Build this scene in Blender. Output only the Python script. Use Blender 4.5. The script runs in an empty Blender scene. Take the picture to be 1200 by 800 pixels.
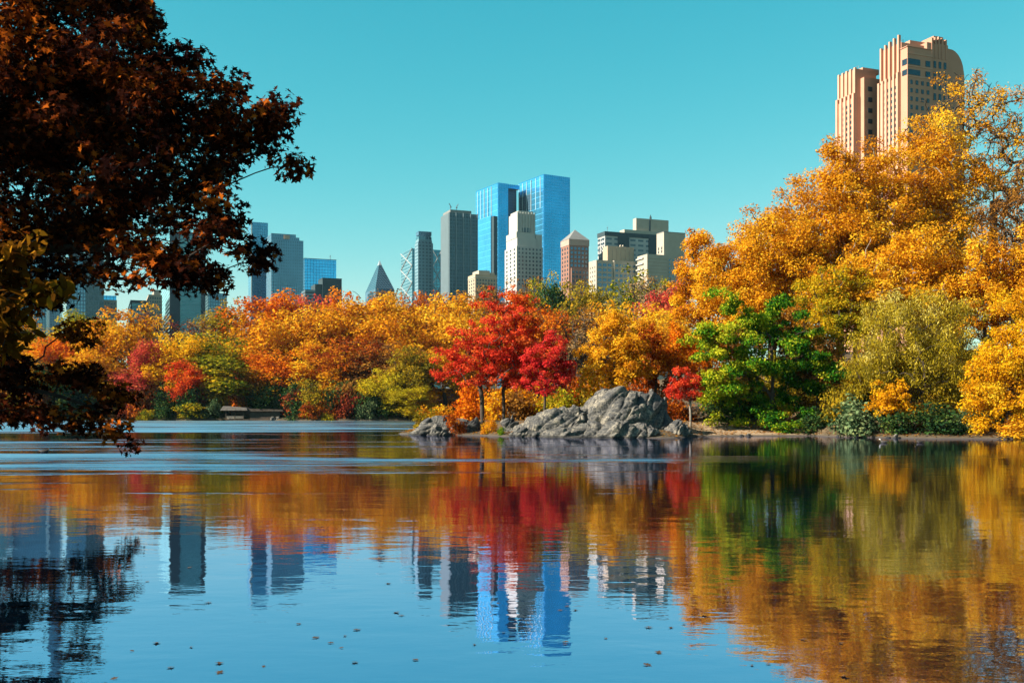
import bpy, math, random
import numpy as np
from mathutils import Vector

S = bpy.context.scene
COL = S.collection
FX, CXP, HY, CH = 1200.0, 600.0, 481.0, 2.5      # focal length in px, centre column, horizon row, eye height


def P(px, py, d):
    return np.array([(px - CXP) / FX * d, d, CH + (HY - py) / FX * d])


def zat(py, d):
    return CH + (HY - py) / FX * d


def lerp(a, b, t):
    return a + (b - a) * t


def smooth(a, b, x):
    t = np.clip((x - a) / (b - a), 0, 1)
    return t * t * (3 - 2 * t)


# ------------------------------------------------------------------ camera / render
cam = bpy.data.cameras.new('camera')
co = bpy.data.objects.new('camera', cam)
COL.objects.link(co)
S.camera = co
co.location = (0, 0, CH)
co.rotation_euler = (math.pi / 2, 0, 0)
cam.sensor_width = 36
cam.lens = 36
cam.shift_y = (HY - 400) / 1200
cam.clip_start = 0.1
cam.clip_end = 30000
S.render.engine = 'CYCLES'
S.cycles.max_bounces = 7
S.cycles.diffuse_bounces = 3
S.cycles.glossy_bounces = 4
S.cycles.transmission_bounces = 4
S.cycles.transparent_max_bounces = 8
S.cycles.use_denoising = True
S.cycles.denoising_input_passes = 'RGB_ALBEDO_NORMAL'
S.cycles.sample_clamp_indirect = 6
S.cycles.caustics_reflective = False
S.cycles.caustics_refractive = False
S.view_settings.view_transform = 'Standard'
S.view_settings.look = 'None'
S.view_settings.exposure = 1.4
S.view_settings.gamma = 1.0

# ------------------------------------------------------------------ sky and sun
SUN_AZ, SUN_EL = -110.0, 31.0        # degrees: azimuth from +Y (negative is towards -X), elevation
az, el = math.radians(SUN_AZ), math.radians(SUN_EL)
SUN = Vector((math.sin(az) * math.cos(el), math.cos(az) * math.cos(el), math.sin(el)))
W = bpy.data.worlds.new('World')
S.world = W
W.use_nodes = True
nt = W.node_tree
bg = nt.nodes['Background']


class N:
    """small node helper"""
    def __init__(s, nt):
        s.nt = nt

    def new(s, t, **kw):
        n = s.nt.nodes.new(t)
        for k, v in kw.items():
            setattr(n, k, v)
        return n

    def link(s, a, b):
        s.nt.links.new(a, b)

    def math(s, op, a, b=None, c=None, clamp=False):
        n = s.new('ShaderNodeMath', operation=op, use_clamp=clamp)
        for i, v in enumerate((a, b, c)):
            if v is None:
                continue
            if isinstance(v, (int, float)):
                n.inputs[i].default_value = v
            else:
                s.link(v, n.inputs[i])
        return n.outputs[0]

    def maprange(s, v, a, b, c=0.0, d=1.0, kind='SMOOTHSTEP'):
        n = s.new('ShaderNodeMapRange', interpolation_type=kind)
        s.link(v, n.inputs[0])
        for i, x in enumerate((a, b, c, d)):
            n.inputs[i + 1].default_value = x
        return n.outputs[0]

    def mix(s, f, a, b, blend='MIX'):
        n = s.new('ShaderNodeMix', data_type='RGBA', blend_type=blend)
        for i, v in ((0, f), (6, a), (7, b)):
            if isinstance(v, (int, float)):
                n.inputs[i].default_value = v
            elif isinstance(v, (tuple, list)):
                n.inputs[i].default_value = (*v[:3], 1)
            else:
                s.link(v, n.inputs[i])
        return n.outputs[2]

    def noise(s, vec, scale, detail=2, rough=0.5, dist=0.0):
        n = s.new('ShaderNodeTexNoise')
        n.inputs['Scale'].default_value = scale
        n.inputs['Detail'].default_value = detail
        n.inputs['Roughness'].default_value = rough
        n.inputs['Distortion'].default_value = dist
        if vec is not None:
            s.link(vec, n.inputs['Vector'])
        return n.outputs['Fac']

    def ramp(s, fac, stops, interp='LINEAR'):
        n = s.new('ShaderNodeValToRGB')
        cr = n.color_ramp
        cr.interpolation = interp
        while len(cr.elements) < len(stops):
            cr.elements.new(0.5)
        for e, (p, c) in zip(cr.elements, stops):
            e.position = p
            e.color = (*c, 1) if isinstance(c, (tuple, list)) else (c, c, c, 1)
        s.link(fac, n.inputs[0])
        return n.outputs[0]


n = N(nt)
sky = n.new('ShaderNodeTexSky')
sky.sky_type = 'NISHITA'
sky.sun_disc = False
sky.sun_elevation = el
sky.sun_rotation = az
sky.air_density, sky.dust_density, sky.ozone_density = 1.0, 0.05, 3.0
sep = n.new('ShaderNodeSeparateColor')
n.link(sky.outputs[0], sep.inputs[0])
g_ = n.math('MULTIPLY', n.math('POWER', sep.outputs[1], 0.78), 2.60)
b_ = n.math('MULTIPLY', n.math('POWER', sep.outputs[2], 0.66), 2.52)
r_ = n.math('MINIMUM', n.math('MULTIPLY', n.math('POWER', sep.outputs[0], 2.42), 0.31), n.math('MULTIPLY', g_, .62))
comb = n.new('ShaderNodeCombineColor')
for i, v in enumerate((r_, g_, b_)):
    n.link(v, comb.inputs[i])
tc = n.new('ShaderNodeTexCoord')
sx = n.new('ShaderNodeSeparateXYZ')
n.link(tc.outputs['Generated'], sx.inputs[0])
hi = n.maprange(sx.outputs[2], 0.36, 0.62)
skyc = n.mix(hi, comb.outputs[0], sky.outputs[0])
n.link(n.mix(1.0, skyc, (.76, .76, .76), 'MULTIPLY'), bg.inputs[0])
bg.inputs[1].default_value = 0.05

sl = bpy.data.lights.new('sun', 'SUN')
sl.energy = 5.0
sl.angle = math.radians(0.53)
sl.color = (1.0, 0.90, 0.74)
so = bpy.data.objects.new('sun', sl)
COL.objects.link(so)
so.rotation_euler = (-SUN).to_track_quat('-Z', 'Y').to_euler()

# ------------------------------------------------------------------ materials


def newmat(name):
    m = bpy.data.materials.new(name)
    m.use_nodes = True
    m.node_tree.nodes.clear()
    k = N(m.node_tree)
    out = k.new('ShaderNodeOutputMaterial')
    return m, k, out


def princ(k, out, **kw):
    p = k.new('ShaderNodeBsdfPrincipled')
    for a, v in kw.items():
        a = a.replace('_', ' ')
        if isinstance(v, (int, float)):
            p.inputs[a].default_value = v
        elif isinstance(v, (tuple, list)):
            p.inputs[a].default_value = (*v[:3], 1)
        else:
            k.link(v, p.inputs[a])
    k.link(p.outputs[0], out.inputs[0])
    return p


def noisy(name, c1, c2, scale=1.0, rough=0.8, metallic=0.0, detail=4, bump=0.0, spec=0.3):
    m, k, out = newmat(name)
    t = k.new('ShaderNodeTexCoord')
    f = k.noise(t.outputs['Object'], scale, detail, 0.6)
    col = k.ramp(f, [(0.3, c1), (0.7, c2)])
    p = princ(k, out, Base_Color=col, Roughness=rough, Metallic=metallic)
    p.inputs['Specular IOR Level'].default_value = spec
    if bump:
        b = k.new('ShaderNodeBump')
        b.inputs['Strength'].default_value = 1
        b.inputs['Distance'].default_value = bump
        k.link(k.noise(t.outputs['Object'], scale * 3, 5, 0.65), b.inputs['Height'])
        k.link(b.outputs[0], p.inputs['Normal'])
    return m


def leafmat(name, cols, trans=0.4, gloss=0.0):
    m, k, out = newmat(name)
    a = k.new('ShaderNodeAttribute', attribute_name='tone')
    nst = len(cols)
    col = k.ramp(a.outputs['Fac'], [(0.12 + 0.76 * i / (nst - 1), c) for i, c in enumerate(cols)])
    d = k.new('ShaderNodeBsdfDiffuse')
    t = k.new('ShaderNodeBsdfTranslucent')
    k.link(col, d.inputs[0])
    k.link(col, t.inputs[0])
    mx = k.new('ShaderNodeMixShader')
    mx.inputs[0].default_value = trans
    k.link(d.outputs[0], mx.inputs[1])
    k.link(t.outputs[0], mx.inputs[2])
    last = mx.outputs[0]
    if gloss:
        g = k.new('ShaderNodeBsdfGlossy')
        g.inputs['Roughness'].default_value = 0.42
        g.inputs[0].default_value = (1, 1, 1, 1)
        m2 = k.new('ShaderNodeMixShader')
        m2.inputs[0].default_value = gloss
        k.link(last, m2.inputs[1])
        k.link(g.outputs[0], m2.inputs[2])
        last = m2.outputs[0]
    k.link(last, out.inputs[0])
    return m


PAL = {k: leafmat('leaves ' + k, *v) for k, v in {
    'gold': ([(.42, .15, .008), (.67, .295, .011), (.77, .40, .017), (.76, .49, .035)], .44),
    'amber': ([(.36, .11, .009), (.65, .25, .009), (.75, .36, .013), (.74, .48, .022)], .43),
    'orange': ([(.40, .07, .006), (.64, .14, .007), (.72, .21, .009), (.74, .32, .012)], .42),
    'rust': ([(.16, .028, .006), (.33, .06, .008), (.46, .10, .010), (.55, .18, .012)], .40),
    'yellow': ([(.55, .24, .008), (.72, .36, .008), (.78, .46, .012), (.70, .50, .03)], .45),
    'lemon': ([(.28, .22, .012), (.50, .40, .015), (.62, .50, .02), (.60, .36, .012)], .45),
    'yellowgreen': ([(.07, .11, .010), (.22, .22, .012), (.46, .36, .015), (.62, .36, .012)], .42),
    'olive': ([(.10, .09, .012), (.24, .18, .012), (.36, .26, .016), (.46, .26, .014)], .38),
    'willow': ([(.18, .15, .012), (.40, .29, .014), (.55, .41, .03), (.64, .54, .14)], .42),
    'red': ([(.36, .018, .012), (.66, .045, .022), (.74, .080, .030), (.74, .16, .03)], .42),
    'vermilion': ([(.44, .03, .012), (.70, .075, .016), (.74, .13, .018), (.75, .22, .02)], .42),
    'crimson': ([(.24, .010, .014), (.56, .024, .028), (.70, .048, .040), (.70, .11, .03)], .42),
    'pink': ([(.32, .03, .03), (.55, .06, .05), (.62, .10, .05), (.62, .2, .05)], .40),
    'maroon': ([(.07, .012, .010), (.16, .022, .014), (.27, .045, .018), (.38, .10, .02)], .35),
    'brown': ([(.10, .045, .014), (.22, .095, .020), (.34, .15, .026), (.46, .22, .03)], .35),
    'grey': ([(.17, .115, .065), (.27, .17, .085), (.34, .22, .10), (.46, .25, .06)], .3),
    'green': ([(.012, .070, .008), (.04, .16, .010), (.16, .30, .012), (.44, .42, .02)], .38),
    'darkgreen': ([(.010, .030, .014), (.018, .052, .018), (.04, .09, .022), (.12, .15, .03)], .28),
    'sage': ([(.03, .06, .025), (.07, .12, .05), (.14, .20, .09), (.22, .25, .10)], .28),
}.items()}
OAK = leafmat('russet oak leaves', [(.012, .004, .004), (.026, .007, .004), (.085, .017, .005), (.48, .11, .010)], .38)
HICK = leafmat('hickory leaves', [(.06, .022, .004), (.11, .042, .005), (.19, .078, .006), (.34, .15, .010)], .3)
FLOAT_L = noisy('fallen leaf brown', (.03, .018, .01), (.10, .05, .02), 8, .7)
BARK = noisy('bark dark', (.030, .022, .016), (.075, .055, .040), 3, .9, bump=.03)
BARKP = noisy('bark pale', (.10, .085, .065), (.30, .26, .21), 2.0, .9, bump=.02)
BARKD = noisy('bark oak', (.012, .009, .007), (.04, .03, .022), 4, .9, bump=.03)

# ------------------------------------------------------------------ object helpers


def tag(o, label=None, cat=None, group=None, kind=None):
    for k_, v in (('label', label), ('category', cat), ('group', group), ('kind', kind)):
        if v:
            o[k_] = v
    return o


def link(name, me, parent=None, mat=None):
    o = bpy.data.objects.new(name, me)
    COL.objects.link(o)
    if parent is not None:
        o.parent = parent
    if mat is not None and me is not None:
        if len(me.materials) == 0:
            me.materials.append(mat)
    return o


def empty(name, loc, label, cat, group=None, rz=0.0):
    o = bpy.data.objects.new(name, None)
    o.empty_display_size = 0.2
    COL.objects.link(o)
    o.location = [float(v) for v in loc]
    o.rotation_euler = (0, 0, rz)
    return tag(o, label, cat, group)


def mesh_np(name, V, polys, attr=None, smooth_=False):
    """V (N,3); polys list of (M,k) index arrays; attr face float array"""
    me = bpy.data.meshes.new(name)
    V = np.asarray(V, dtype=np.float32)
    me.vertices.add(len(V))
    me.vertices.foreach_set('co', V.ravel())
    loops = np.concatenate([np.asarray(p, dtype=np.int32).ravel() for p in polys])
    tot = np.concatenate([np.full(len(p), np.asarray(p).shape[1], dtype=np.int32) for p in polys])
    start = np.concatenate([[0], np.cumsum(tot)[:-1]]).astype(np.int32)
    me.loops.add(len(loops))
    me.loops.foreach_set('vertex_index', loops)
    me.polygons.add(len(tot))
    me.polygons.foreach_set('loop_start', start)
    if smooth_:
        me.polygons.foreach_set('use_smooth', np.ones(len(tot), dtype=bool))
    if attr is not None:
        a = me.attributes.new('tone', 'FLOAT', 'FACE')
        a.data.foreach_set('value', np.asarray(attr, dtype=np.float32))
    me.update(calc_edges=True)
    me.validate()
    return me


# ------------------------------------------------------------------ ground and lake
_fx = [(-14, 116), (-11.8, 109), (-8.6, 103.8), (-3.4, 103), (0, 98), (6.2, 95), (14.6, 93), (19, 100), (30, 102),
       (32.5, 95), (38, 92), (44.8, 90), (57, 86), (75, 70), (110, 60), (400, 40)]
FXX = np.array([a for a, b in _fx], float)
FXY = np.array([b for a, b in _fx], float)


def wob(x, y, s=1.0):
    return (np.sin(x * .37 * s + 1.3) * np.cos(y * .29 * s + .4) + .5 * np.sin(x * .91 * s + y * .53 * s) +
            .3 * np.sin(x * 2.1 * s - y * 1.7 * s + 2.0))


def ground(x, y):
    x = np.asarray(x, float)
    y = np.asarray(y, float)
    w = wob(x, y)
    # peninsula
    back = 128 + np.clip(x - 4, 0, None) * 9
    sdp = np.minimum(np.minimum(y - np.interp(x, FXX, FXY), (x + 12.5) * .9), back - y) + .35 * w
    hp = np.where(sdp < 0, np.maximum(-2.5, sdp * .35),
                  .30 * (1 - np.exp(-sdp / .5)) + 1.1 * smooth(1, 9, sdp) + 9.0 * smooth(8, 50, sdp) * smooth(8, 34, x))
    # far shore
    sdf = y - (256 + 3 * np.sin(x * .05) + 1.5 * np.sin(x * .17)) + .8 * w
    hf = np.where(sdf < 0, np.maximum(-2.5, sdf * .3), .35 * (1 - np.exp(-sdf / .8)) + 11 * (1 - np.exp(-np.clip(sdf, 0, None) / 45)))
    # near left bank and the bank under the camera
    sdl = np.minimum((-.5 * y - 1.3 - x) * .9, 92 - y) + .15 * w
    sdc = 5.2 - y + .15 * w
    out = np.maximum(hp, hf)
    for sd in (sdl, sdc):
        out = np.maximum(out, np.where(sd < 0, np.maximum(-2.5, sd * .4), .25 * (1 - np.exp(-sd / .3)) + 1.3 * smooth(0, 7, sd) + .04 * np.clip(sd, 0, 60)))
    return out + np.where(out > .2, .05 * w, 0)


gx = np.concatenate([np.linspace(-7000, -420, 16), np.linspace(-400, -64, 70), np.linspace(-60, 70, 190), np.linspace(75, 400, 60), np.linspace(450, 7000, 16)])
gy = np.concatenate([np.linspace(-150, -12, 12), np.linspace(-10, 80, 76), np.linspace(81, 135, 110), np.linspace(138, 240, 30), np.linspace(243, 380, 70), np.linspace(400, 9000, 24)])
GX, GY = np.meshgrid(gx, gy)
GZ = ground(GX, GY)
V = np.stack([GX, GY, GZ], -1).reshape(-1, 3)
ny, nx = GX.shape
idx = np.arange(nx * ny).reshape(ny, nx)
Q = np.stack([idx[:-1, :-1], idx[:-1, 1:], idx[1:, 1:], idx[1:, :-1]], -1).reshape(-1, 4)
gm, k, out = newmat('leaf litter ground')
t = k.new('ShaderNodeTexCoord')
f1 = k.noise(t.outputs['Object'], .35, 5, .6)
f2 = k.noise(t.outputs['Object'], 6.0, 4, .7)
c = k.ramp(f2, [(.3, (.16, .085, .035)), (.5, (.34, .20, .09)), (.62, (.40, .19, .05)), (.75, (.48, .27, .10))])
c = k.mix(k.ramp(f1, [(.38, .8), (.58, 1.0)]), c, k.mix(f2, (.018, .020, .009), (.07, .045, .018)))
vs = k.new('ShaderNodeVectorMath', operation='DISTANCE')
k.link(t.outputs['Object'], vs.inputs[0])
vs.inputs[1].default_value = (23, 104, 1)
sandm = k.math('SUBTRACT', k.maprange(vs.outputs['Value'], 5, 10, 1, 0), k.math('MULTIPLY', f1, .25), clamp=True)
c = k.mix(sandm, c, k.mix(f2, (.26, .17, .09), (.44, .31, .19)))
pz = k.new('ShaderNodeSeparateXYZ')
k.link(t.outputs['Object'], pz.inputs[0])
wet = k.maprange(pz.outputs[2], .02, .22)
c = k.mix(wet, (.07, .055, .04), c)
p = princ(k, out, Base_Color=c, Roughness=.95)
b = k.new('ShaderNodeBump')
b.inputs['Distance'].default_value = .08
k.link(f2, b.inputs['Height'])
k.link(b.outputs[0], p.inputs['Normal'])
gob = link('ground', mesh_np('ground', V, [Q], smooth_=True), None, gm)
tag(gob, kind='structure')

wm, k, out = newmat('lake water')
t = k.new('ShaderNodeTexCoord')
xyz = k.new('ShaderNodeSeparateXYZ')
k.link(t.outputs['Object'], xyz.inputs[0])
X, Y = xyz.outputs[0], xyz.outputs[1]
mp = k.new('ShaderNodeMapping')
mp.inputs['Scale'].default_value = (.012, .10, 1)
k.link(t.outputs['Object'], mp.inputs[0])
bn = k.noise(mp.outputs[0], 1.0, 4, .6)
tt = k.math('ADD', k.math('DIVIDE', Y, 260), k.math('MULTIPLY', k.math('SUBTRACT', bn, .5), .10))
band = k.ramp(tt, [(0, 0.0), (.10, .02), (.125, .30), (.154, .42), (.178, .28), (.196, .74), (.222, .78), (.238, .22), (.27, .52), (.31, .42),
                   (.345, .18), (.42, .30), (.47, .72), (1, .80)])
xr_ = k.math('DIVIDE', X, k.math('MAXIMUM', Y, 1))
xm = k.maprange(xr_, .08, .26, 1.0, .12)
xl_ = k.maprange(xr_, -.30, .02, 1.0, .55)
mpf = k.new('ShaderNodeMapping')
mpf.inputs['Scale'].default_value = (.032, .15, 1)
k.link(t.outputs['Object'], mpf.inputs[0])
stn = k.math('MULTIPLY', k.math('SUBTRACT', k.noise(mpf.outputs[0], 1.0, 5, .62), .5), 1.7)
ruf = k.math('MULTIPLY', k.maprange(k.math('ADD', k.math('MULTIPLY', band, xl_), stn), .34, .86), xm)
mp2 = k.new('ShaderNodeMapping')
mp2.inputs['Scale'].default_value = (.55, 1.0, 1)
k.link(t.outputs['Object'], mp2.inputs[0])
h1 = k.noise(mp2.outputs[0], 1.1, 2, .5, .3)
h2 = k.noise(mp2.outputs[0], 4.0, 3, .55)
h3 = k.noise(mp2.outputs[0], .28, 1, .5)
calm = k.math('ADD', k.math('ADD', k.math('MULTIPLY', h1, .0060), k.math('MULTIPLY', h2, .0022)), k.math('MULTIPLY', h3, .010))
rufh = k.math('MULTIPLY', k.math('MULTIPLY', k.math('ADD', h1, k.math('MULTIPLY', h2, .5)), .16), ruf)
bmp = k.new('ShaderNodeBump')
bmp.inputs['Strength'].default_value = 1
bmp.inputs['Distance'].default_value = 1
k.link(k.math('ADD', calm, rufh), bmp.inputs['Height'])
gl = k.new('ShaderNodeBsdfGlossy')
k.link(k.mix(ruf, (.68, .72, .97), (.36, .71, .86)), gl.inputs[0])  # ruffled streaks tinted bluer, reflection of higher sky put into the gloss colour
k.link(k.math('ADD', k.math('MULTIPLY', ruf, .42), .012), gl.inputs['Roughness'])
k.link(bmp.outputs[0], gl.inputs['Normal'])
df = k.new('ShaderNodeBsdfDiffuse')
df.inputs[0].default_value = (.001, .010, .022, 1)
lw = k.new('ShaderNodeLayerWeight')
lw.inputs[0].default_value = .5
mx = k.new('ShaderNodeMixShader')
k.link(k.math('MULTIPLY_ADD', lw.outputs['Facing'], .80, .18, clamp=True), mx.inputs[0])
k.link(df.outputs[0], mx.inputs[1])
k.link(gl.outputs[0], mx.inputs[2])
k.link(mx.outputs[0], out.inputs[0])
wv = np.array([[-900, -200, 0], [900, -200, 0], [900, 700, 0], [-900, 700, 0]], float)
wob_ = link('lake_water', mesh_np('lake_water', wv, [np.array([[0, 1, 2, 3]])]), None, wm)
tag(wob_, kind='structure')

# ------------------------------------------------------------------ trees
SH = {
    'card': np.array([(-.5, 0, 0), (0, .34, .10), (.5, 0, 0), (0, -.34, .10)]),
    'sliver': np.array([(-.6, 0, 0), (0, .15, .05), (.6, 0, -.06), (0, -.15, .05)]),
    'oval': np.array([(-.5, 0, 0), (-.2, .17, .04), (.2, .19, .04), (.55, 0, -.08), (.2, -.19, .04), (-.2, -.17, .04)]),
    'lobed': np.array([(-.5, .03, 0), (-.22, .14, .02), (-.20, .40, .06), (-.02, .16, .01), (.12, .46, .06), (.18, .14, 0), (.60, .0, -.08),
                       (.18, -.14, 0), (.12, -.46, .06), (-.02, -.16, .01), (-.20, -.40, .06), (-.22, -.14, .02), (-.5, -.03, 0)]),
}


def leaves(rng, C, R, counts, size, shape='card', flat=.72, up=.55, droop=0.0, shell=.45, sjit=.3):
    """leaf polygons around clump centres C with radii R"""
    ci = np.repeat(np.arange(len(C)), counts)
    n_ = len(ci)
    dirs = rng.normal(size=(n_, 3))
    dirs /= np.linalg.norm(dirs, axis=1)[:, None] + 1e-9
    rad = rng.random(n_) ** shell
    off = dirs * (rad * R[ci])[:, None]
    off[:, 2] *= flat
    if droop:
        off[:, 2] -= droop * R[ci] * rng.random(n_) ** 1.5
    pos = C[ci] + off
    nor = dirs * .55 + rng.normal(size=(n_, 3)) * .55 + np.array([0, 0, up])
    nor /= np.linalg.norm(nor, axis=1)[:, None]
    ref = rng.normal(size=(n_, 3)) + np.array([0, 0, -droop * 2.5])
    u = ref - nor * np.sum(ref * nor, 1)[:, None]
    u /= np.linalg.norm(u, axis=1)[:, None] + 1e-9
    v = np.cross(nor, u)
    sz = size * (1 + sjit * rng.normal(size=n_)).clip(.5, 1.7)
    s = SH[shape]
    Vl = pos[:, None, :] + sz[:, None, None] * (s[None, :, 0, None] * u[:, None] + s[None, :, 1, None] * v[:, None] + s[None, :, 2, None] * nor[:, None])
    ct = rng.normal(size=len(C)) * .20
    tone = np.clip(.48 + ct[ci] + rng.normal(size=n_) * .17, 0, 1)
    return Vl, tone, pos


def skeleton(rng, trunk, C, trunk_r, tip=.03, arch=.12, limbs=()):
    """trunk polyline + a limb to every clump centre; returns segments (a,b,ra,rb)"""
    pos = [np.array(p_, float) for p_ in trunk]
    par = [-1] + list(range(len(trunk) - 1))
    for ti, pl in limbs:                      # main limbs given by hand: trunk node they leave from, then their points
        prev = ti
        for q in pl:
            pos.append(np.array(q, float))
            par.append(prev)
            prev = len(pos) - 1
    lo = min(1, len(trunk) - 1)
    base = np.array(trunk[-1])
    order = np.argsort(np.linalg.norm(C - np.array(trunk[len(trunk) // 2]), axis=1))
    for i in order:
        c_ = C[i]
        A = np.array(pos)
        dv = c_ - A
        dist = np.linalg.norm(dv, axis=1)
        cost = dist + .9 * np.clip(-dv[:, 2] + .25 * dist, 0, None)
        cost[:lo] += 1e3
        j = int(np.argmin(cost))
        L = dist[j]
        ns = 2 if L < 1.5 else (3 if L < 5 else 5)
        a = A[j]
        jit = rng.normal(size=(ns, 3)) * .06 * L
        prev = j
        for s_ in range(1, ns + 1):
            f = s_ / ns
            p_ = a + dv[j] * f
            p_[2] += arch * L * math.sin(math.pi * f)
            if s_ < ns:
                p_ = p_ + jit[s_]
            pos.append(p_)
            par.append(prev)
            prev = len(pos) - 1
    pos = np.array(pos)
    nn = len(pos)
    acc = np.zeros(nn)
    e = 2.2
    has = np.zeros(nn, bool)
    r = np.zeros(nn)
    for i in range(nn - 1, -1, -1):
        r[i] = max(acc[i], tip ** e) ** (1 / e)
        if par[i] >= 0:
            acc[par[i]] += r[i] ** e
    sc = trunk_r / r[0]
    r = np.maximum(r * (sc if sc < 1 else 1 + (sc - 1) * (r / r[0])), tip * .6)
    par = np.array(par)
    m = par >= 0
    a, b_ = pos[par[m]], pos[m]
    rb = r[m]
    ra = np.minimum(r[par[m]], rb * 1.35)
    return a, b_, ra, rb


def tubes(a, b_, ra, rb, k_=6):
    d = b_ - a
    L = np.linalg.norm(d, axis=1)[:, None] + 1e-9
    d = d / L
    b_ = b_ + d * rb[:, None] * .4
    ref = np.where(np.abs(d[:, 2:3]) > .9, np.array([[1., 0, 0]]), np.array([[0, 0, 1.]]))
    u = np.cross(d, ref)
    u /= np.linalg.norm(u, axis=1)[:, None]
    v = np.cross(d, u)
    ang = np.arange(k_) * 2 * math.pi / k_
    ring = np.cos(ang)[None, :, None] * u[:, None] + np.sin(ang)[None, :, None] * v[:, None]
    V0 = a[:, None] + ring * ra[:, None, None]
    V1 = b_[:, None] + ring * rb[:, None, None]
    Vv = np.concatenate([V0, V1], 1)
    n_ = len(a)
    base = (np.arange(n_) * 2 * k_)[:, None]
    i0 = np.arange(k_)
    i1 = (i0 + 1) % k_
    q = np.stack([i0, i1, i1 + k_, i0 + k_], -1)
    Qd = (base[:, :, None] + q[None]).reshape(-1, 4)
    return Vv.reshape(-1, 3), Qd


def sample_ells(rng, E, n_, outer=.45):
    E = np.array(E, float)
    w = (E[:, 3] * E[:, 4] * E[:, 5]) ** .8
    ei = rng.choice(len(E), n_, p=w / w.sum())
    dirs = rng.normal(size=(n_, 3))
    dirs /= np.linalg.norm(dirs, axis=1)[:, None]
    r = rng.random(n_) ** outer
    return E[ei, :3] + dirs * r[:, None] * E[ei, 3:6] * .92, E[ei]


def build_tree(seed, E, trunk, trunk_r, n_cl, cl_r, n_leaf, size, shape='card', flat=.72, up=.55, droop=0.0, outer=.45, shell=.45, tip=.03,
               arch=.12, tonefn=None, bare=0.0, twigs=0, limbs=()):
    """E ellipsoids in tree space. Returns (trunk mesh, crown mesh)"""
    rng = np.random.default_rng(seed)
    C, _ = sample_ells(rng, E, n_cl, outer)
    R = cl_r * (.6 + .8 * rng.random(n_cl))
    w = R ** 2
    if bare:
        w = w * (rng.random(n_cl) > bare)
    counts = np.maximum((w / w.sum() * n_leaf).astype(int), 1 if not bare else 0)
    Vl, tone, pos = leaves(rng, C, R, counts, size, shape, flat, up, droop, shell)
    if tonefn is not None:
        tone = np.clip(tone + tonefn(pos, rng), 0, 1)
    kk = Vl.shape[1]
    crown = mesh_np('crown', Vl.reshape(-1, 3), [np.arange(len(Vl) * kk).reshape(-1, kk)], tone)
    Cs = C
    if twigs:
        tw = C[rng.integers(0, n_cl, twigs)] + rng.normal(size=(twigs, 3)) * cl_r * .6 + np.array([0, 0, cl_r * .5])
        Cs = np.concatenate([C, tw])
    a, b_, ra, rb = skeleton(rng, trunk, Cs, trunk_r, tip, arch, limbs)
    tv, tq = tubes(a, b_, ra, rb)
    tr = mesh_np('trunk', tv, [tq], smooth_=True)
    return tr, crown


def place_tree(name, loc, label, cat, tr, cr, pal, group=None, rz=0.0, sxy=1.0, sz=1.0, bark=None):
    o = empty(name, loc, label, cat, group, rz)
    o.scale = (sxy, sxy, sz)
    for nm, me, mt in (('trunk', tr, bark or BARK), ('crown', cr, pal)):
        if me is None:
            continue
        c_ = bpy.data.objects.new(nm, me)
        COL.objects.link(c_)
        c_.parent = o
        if len(me.materials) == 0:
            me.materials.append(mt)
        c_.material_slots[0].link = 'OBJECT'
        c_.material_slots[0].material = mt
    return o


# prototypes, unit: real metres at H = 20
def lobes(rng, H, Rr, base, nl, main=.72):
    zc = H * (base + 1) / 2
    hz = H * (1 - base) / 2
    E = [(0, 0, zc, Rr * main, Rr * main, hz * .92)]
    for i in range(nl):
        a_ = rng.random() * 6.283
        zz = rng.uniform(-.55, .6)
        rr = Rr * .62 * math.sqrt(max(.1, 1 - zz * zz))
        s_ = rng.uniform(.34, .52)
        E.append((math.cos(a_) * rr, math.sin(a_) * rr, zc + zz * hz, Rr * s_, Rr * s_, hz * s_ * .9))
    return E


PROTO = {}


def proto(kind, i):
    key = (kind, i)
    if key in PROTO:
        return PROTO[key]
    rng = np.random.default_rng(abs(hash(kind)) % 1 + 77 * i + sum(map(ord, kind)))
    H = 20.0
    bend = rng.normal(size=(6, 2)) * .25
    if kind == 'round':
        E = lobes(rng, H, 7.5, .02, 11, .78)
        tk = [(bend[j, 0] * (j > 0), bend[j, 1] * (j > 0), H * .11 * j) for j in range(6)]
        r_ = build_tree(100 + i, E, tk, .42, 150, 1.75, 10500, .46, flat=.75, outer=.36)
    elif kind == 'tall':
        E = lobes(rng, H, 5.0, .08, 9)
        tk = [(bend[j, 0] * (j > 0), bend[j, 1] * (j > 0), H * .14 * j) for j in range(6)]
        r_ = build_tree(200 + i, E, tk, .36, 125, 1.4, 8000, .44, flat=.85, outer=.38)
    elif kind == 'sparse':
        E = lobes(rng, H, 7.0, .3, 8, .7)
        tk = [(bend[j, 0] * (j > 0), bend[j, 1] * (j > 0), H * .12 * j) for j in range(6)]
        r_ = build_tree(300 + i, E, tk, .40, 170, 1.2, 2600, .38, outer=.4, bare=.35, tip=.05, twigs=160)
    elif kind == 'bush':      # H 20 scaled down a lot by the caller
        E = lobes(rng, H, 13.0, -.35, 8, .8)
        tk = [(0, 0, -1), (bend[1, 0], 0, H * .1), (bend[2, 0], bend[2, 1], H * .25)]
        r_ = build_tree(400 + i, E, tk, .6, 60, 4.6, 2200, 1.5, outer=.5, flat=.7)
    me = r_[1]
    co_ = np.empty(len(me.vertices) * 3, np.float32)
    me.vertices.foreach_get('co', co_)
    co_ = co_.reshape(-1, 3)
    PROTO[key] = (r_[0], r_[1], float(np.percentile(co_[:, 2], 98.5)), float(np.percentile(np.hypot(co_[:, 0], co_[:, 1]), 96)))
    return PROTO[key]


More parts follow.
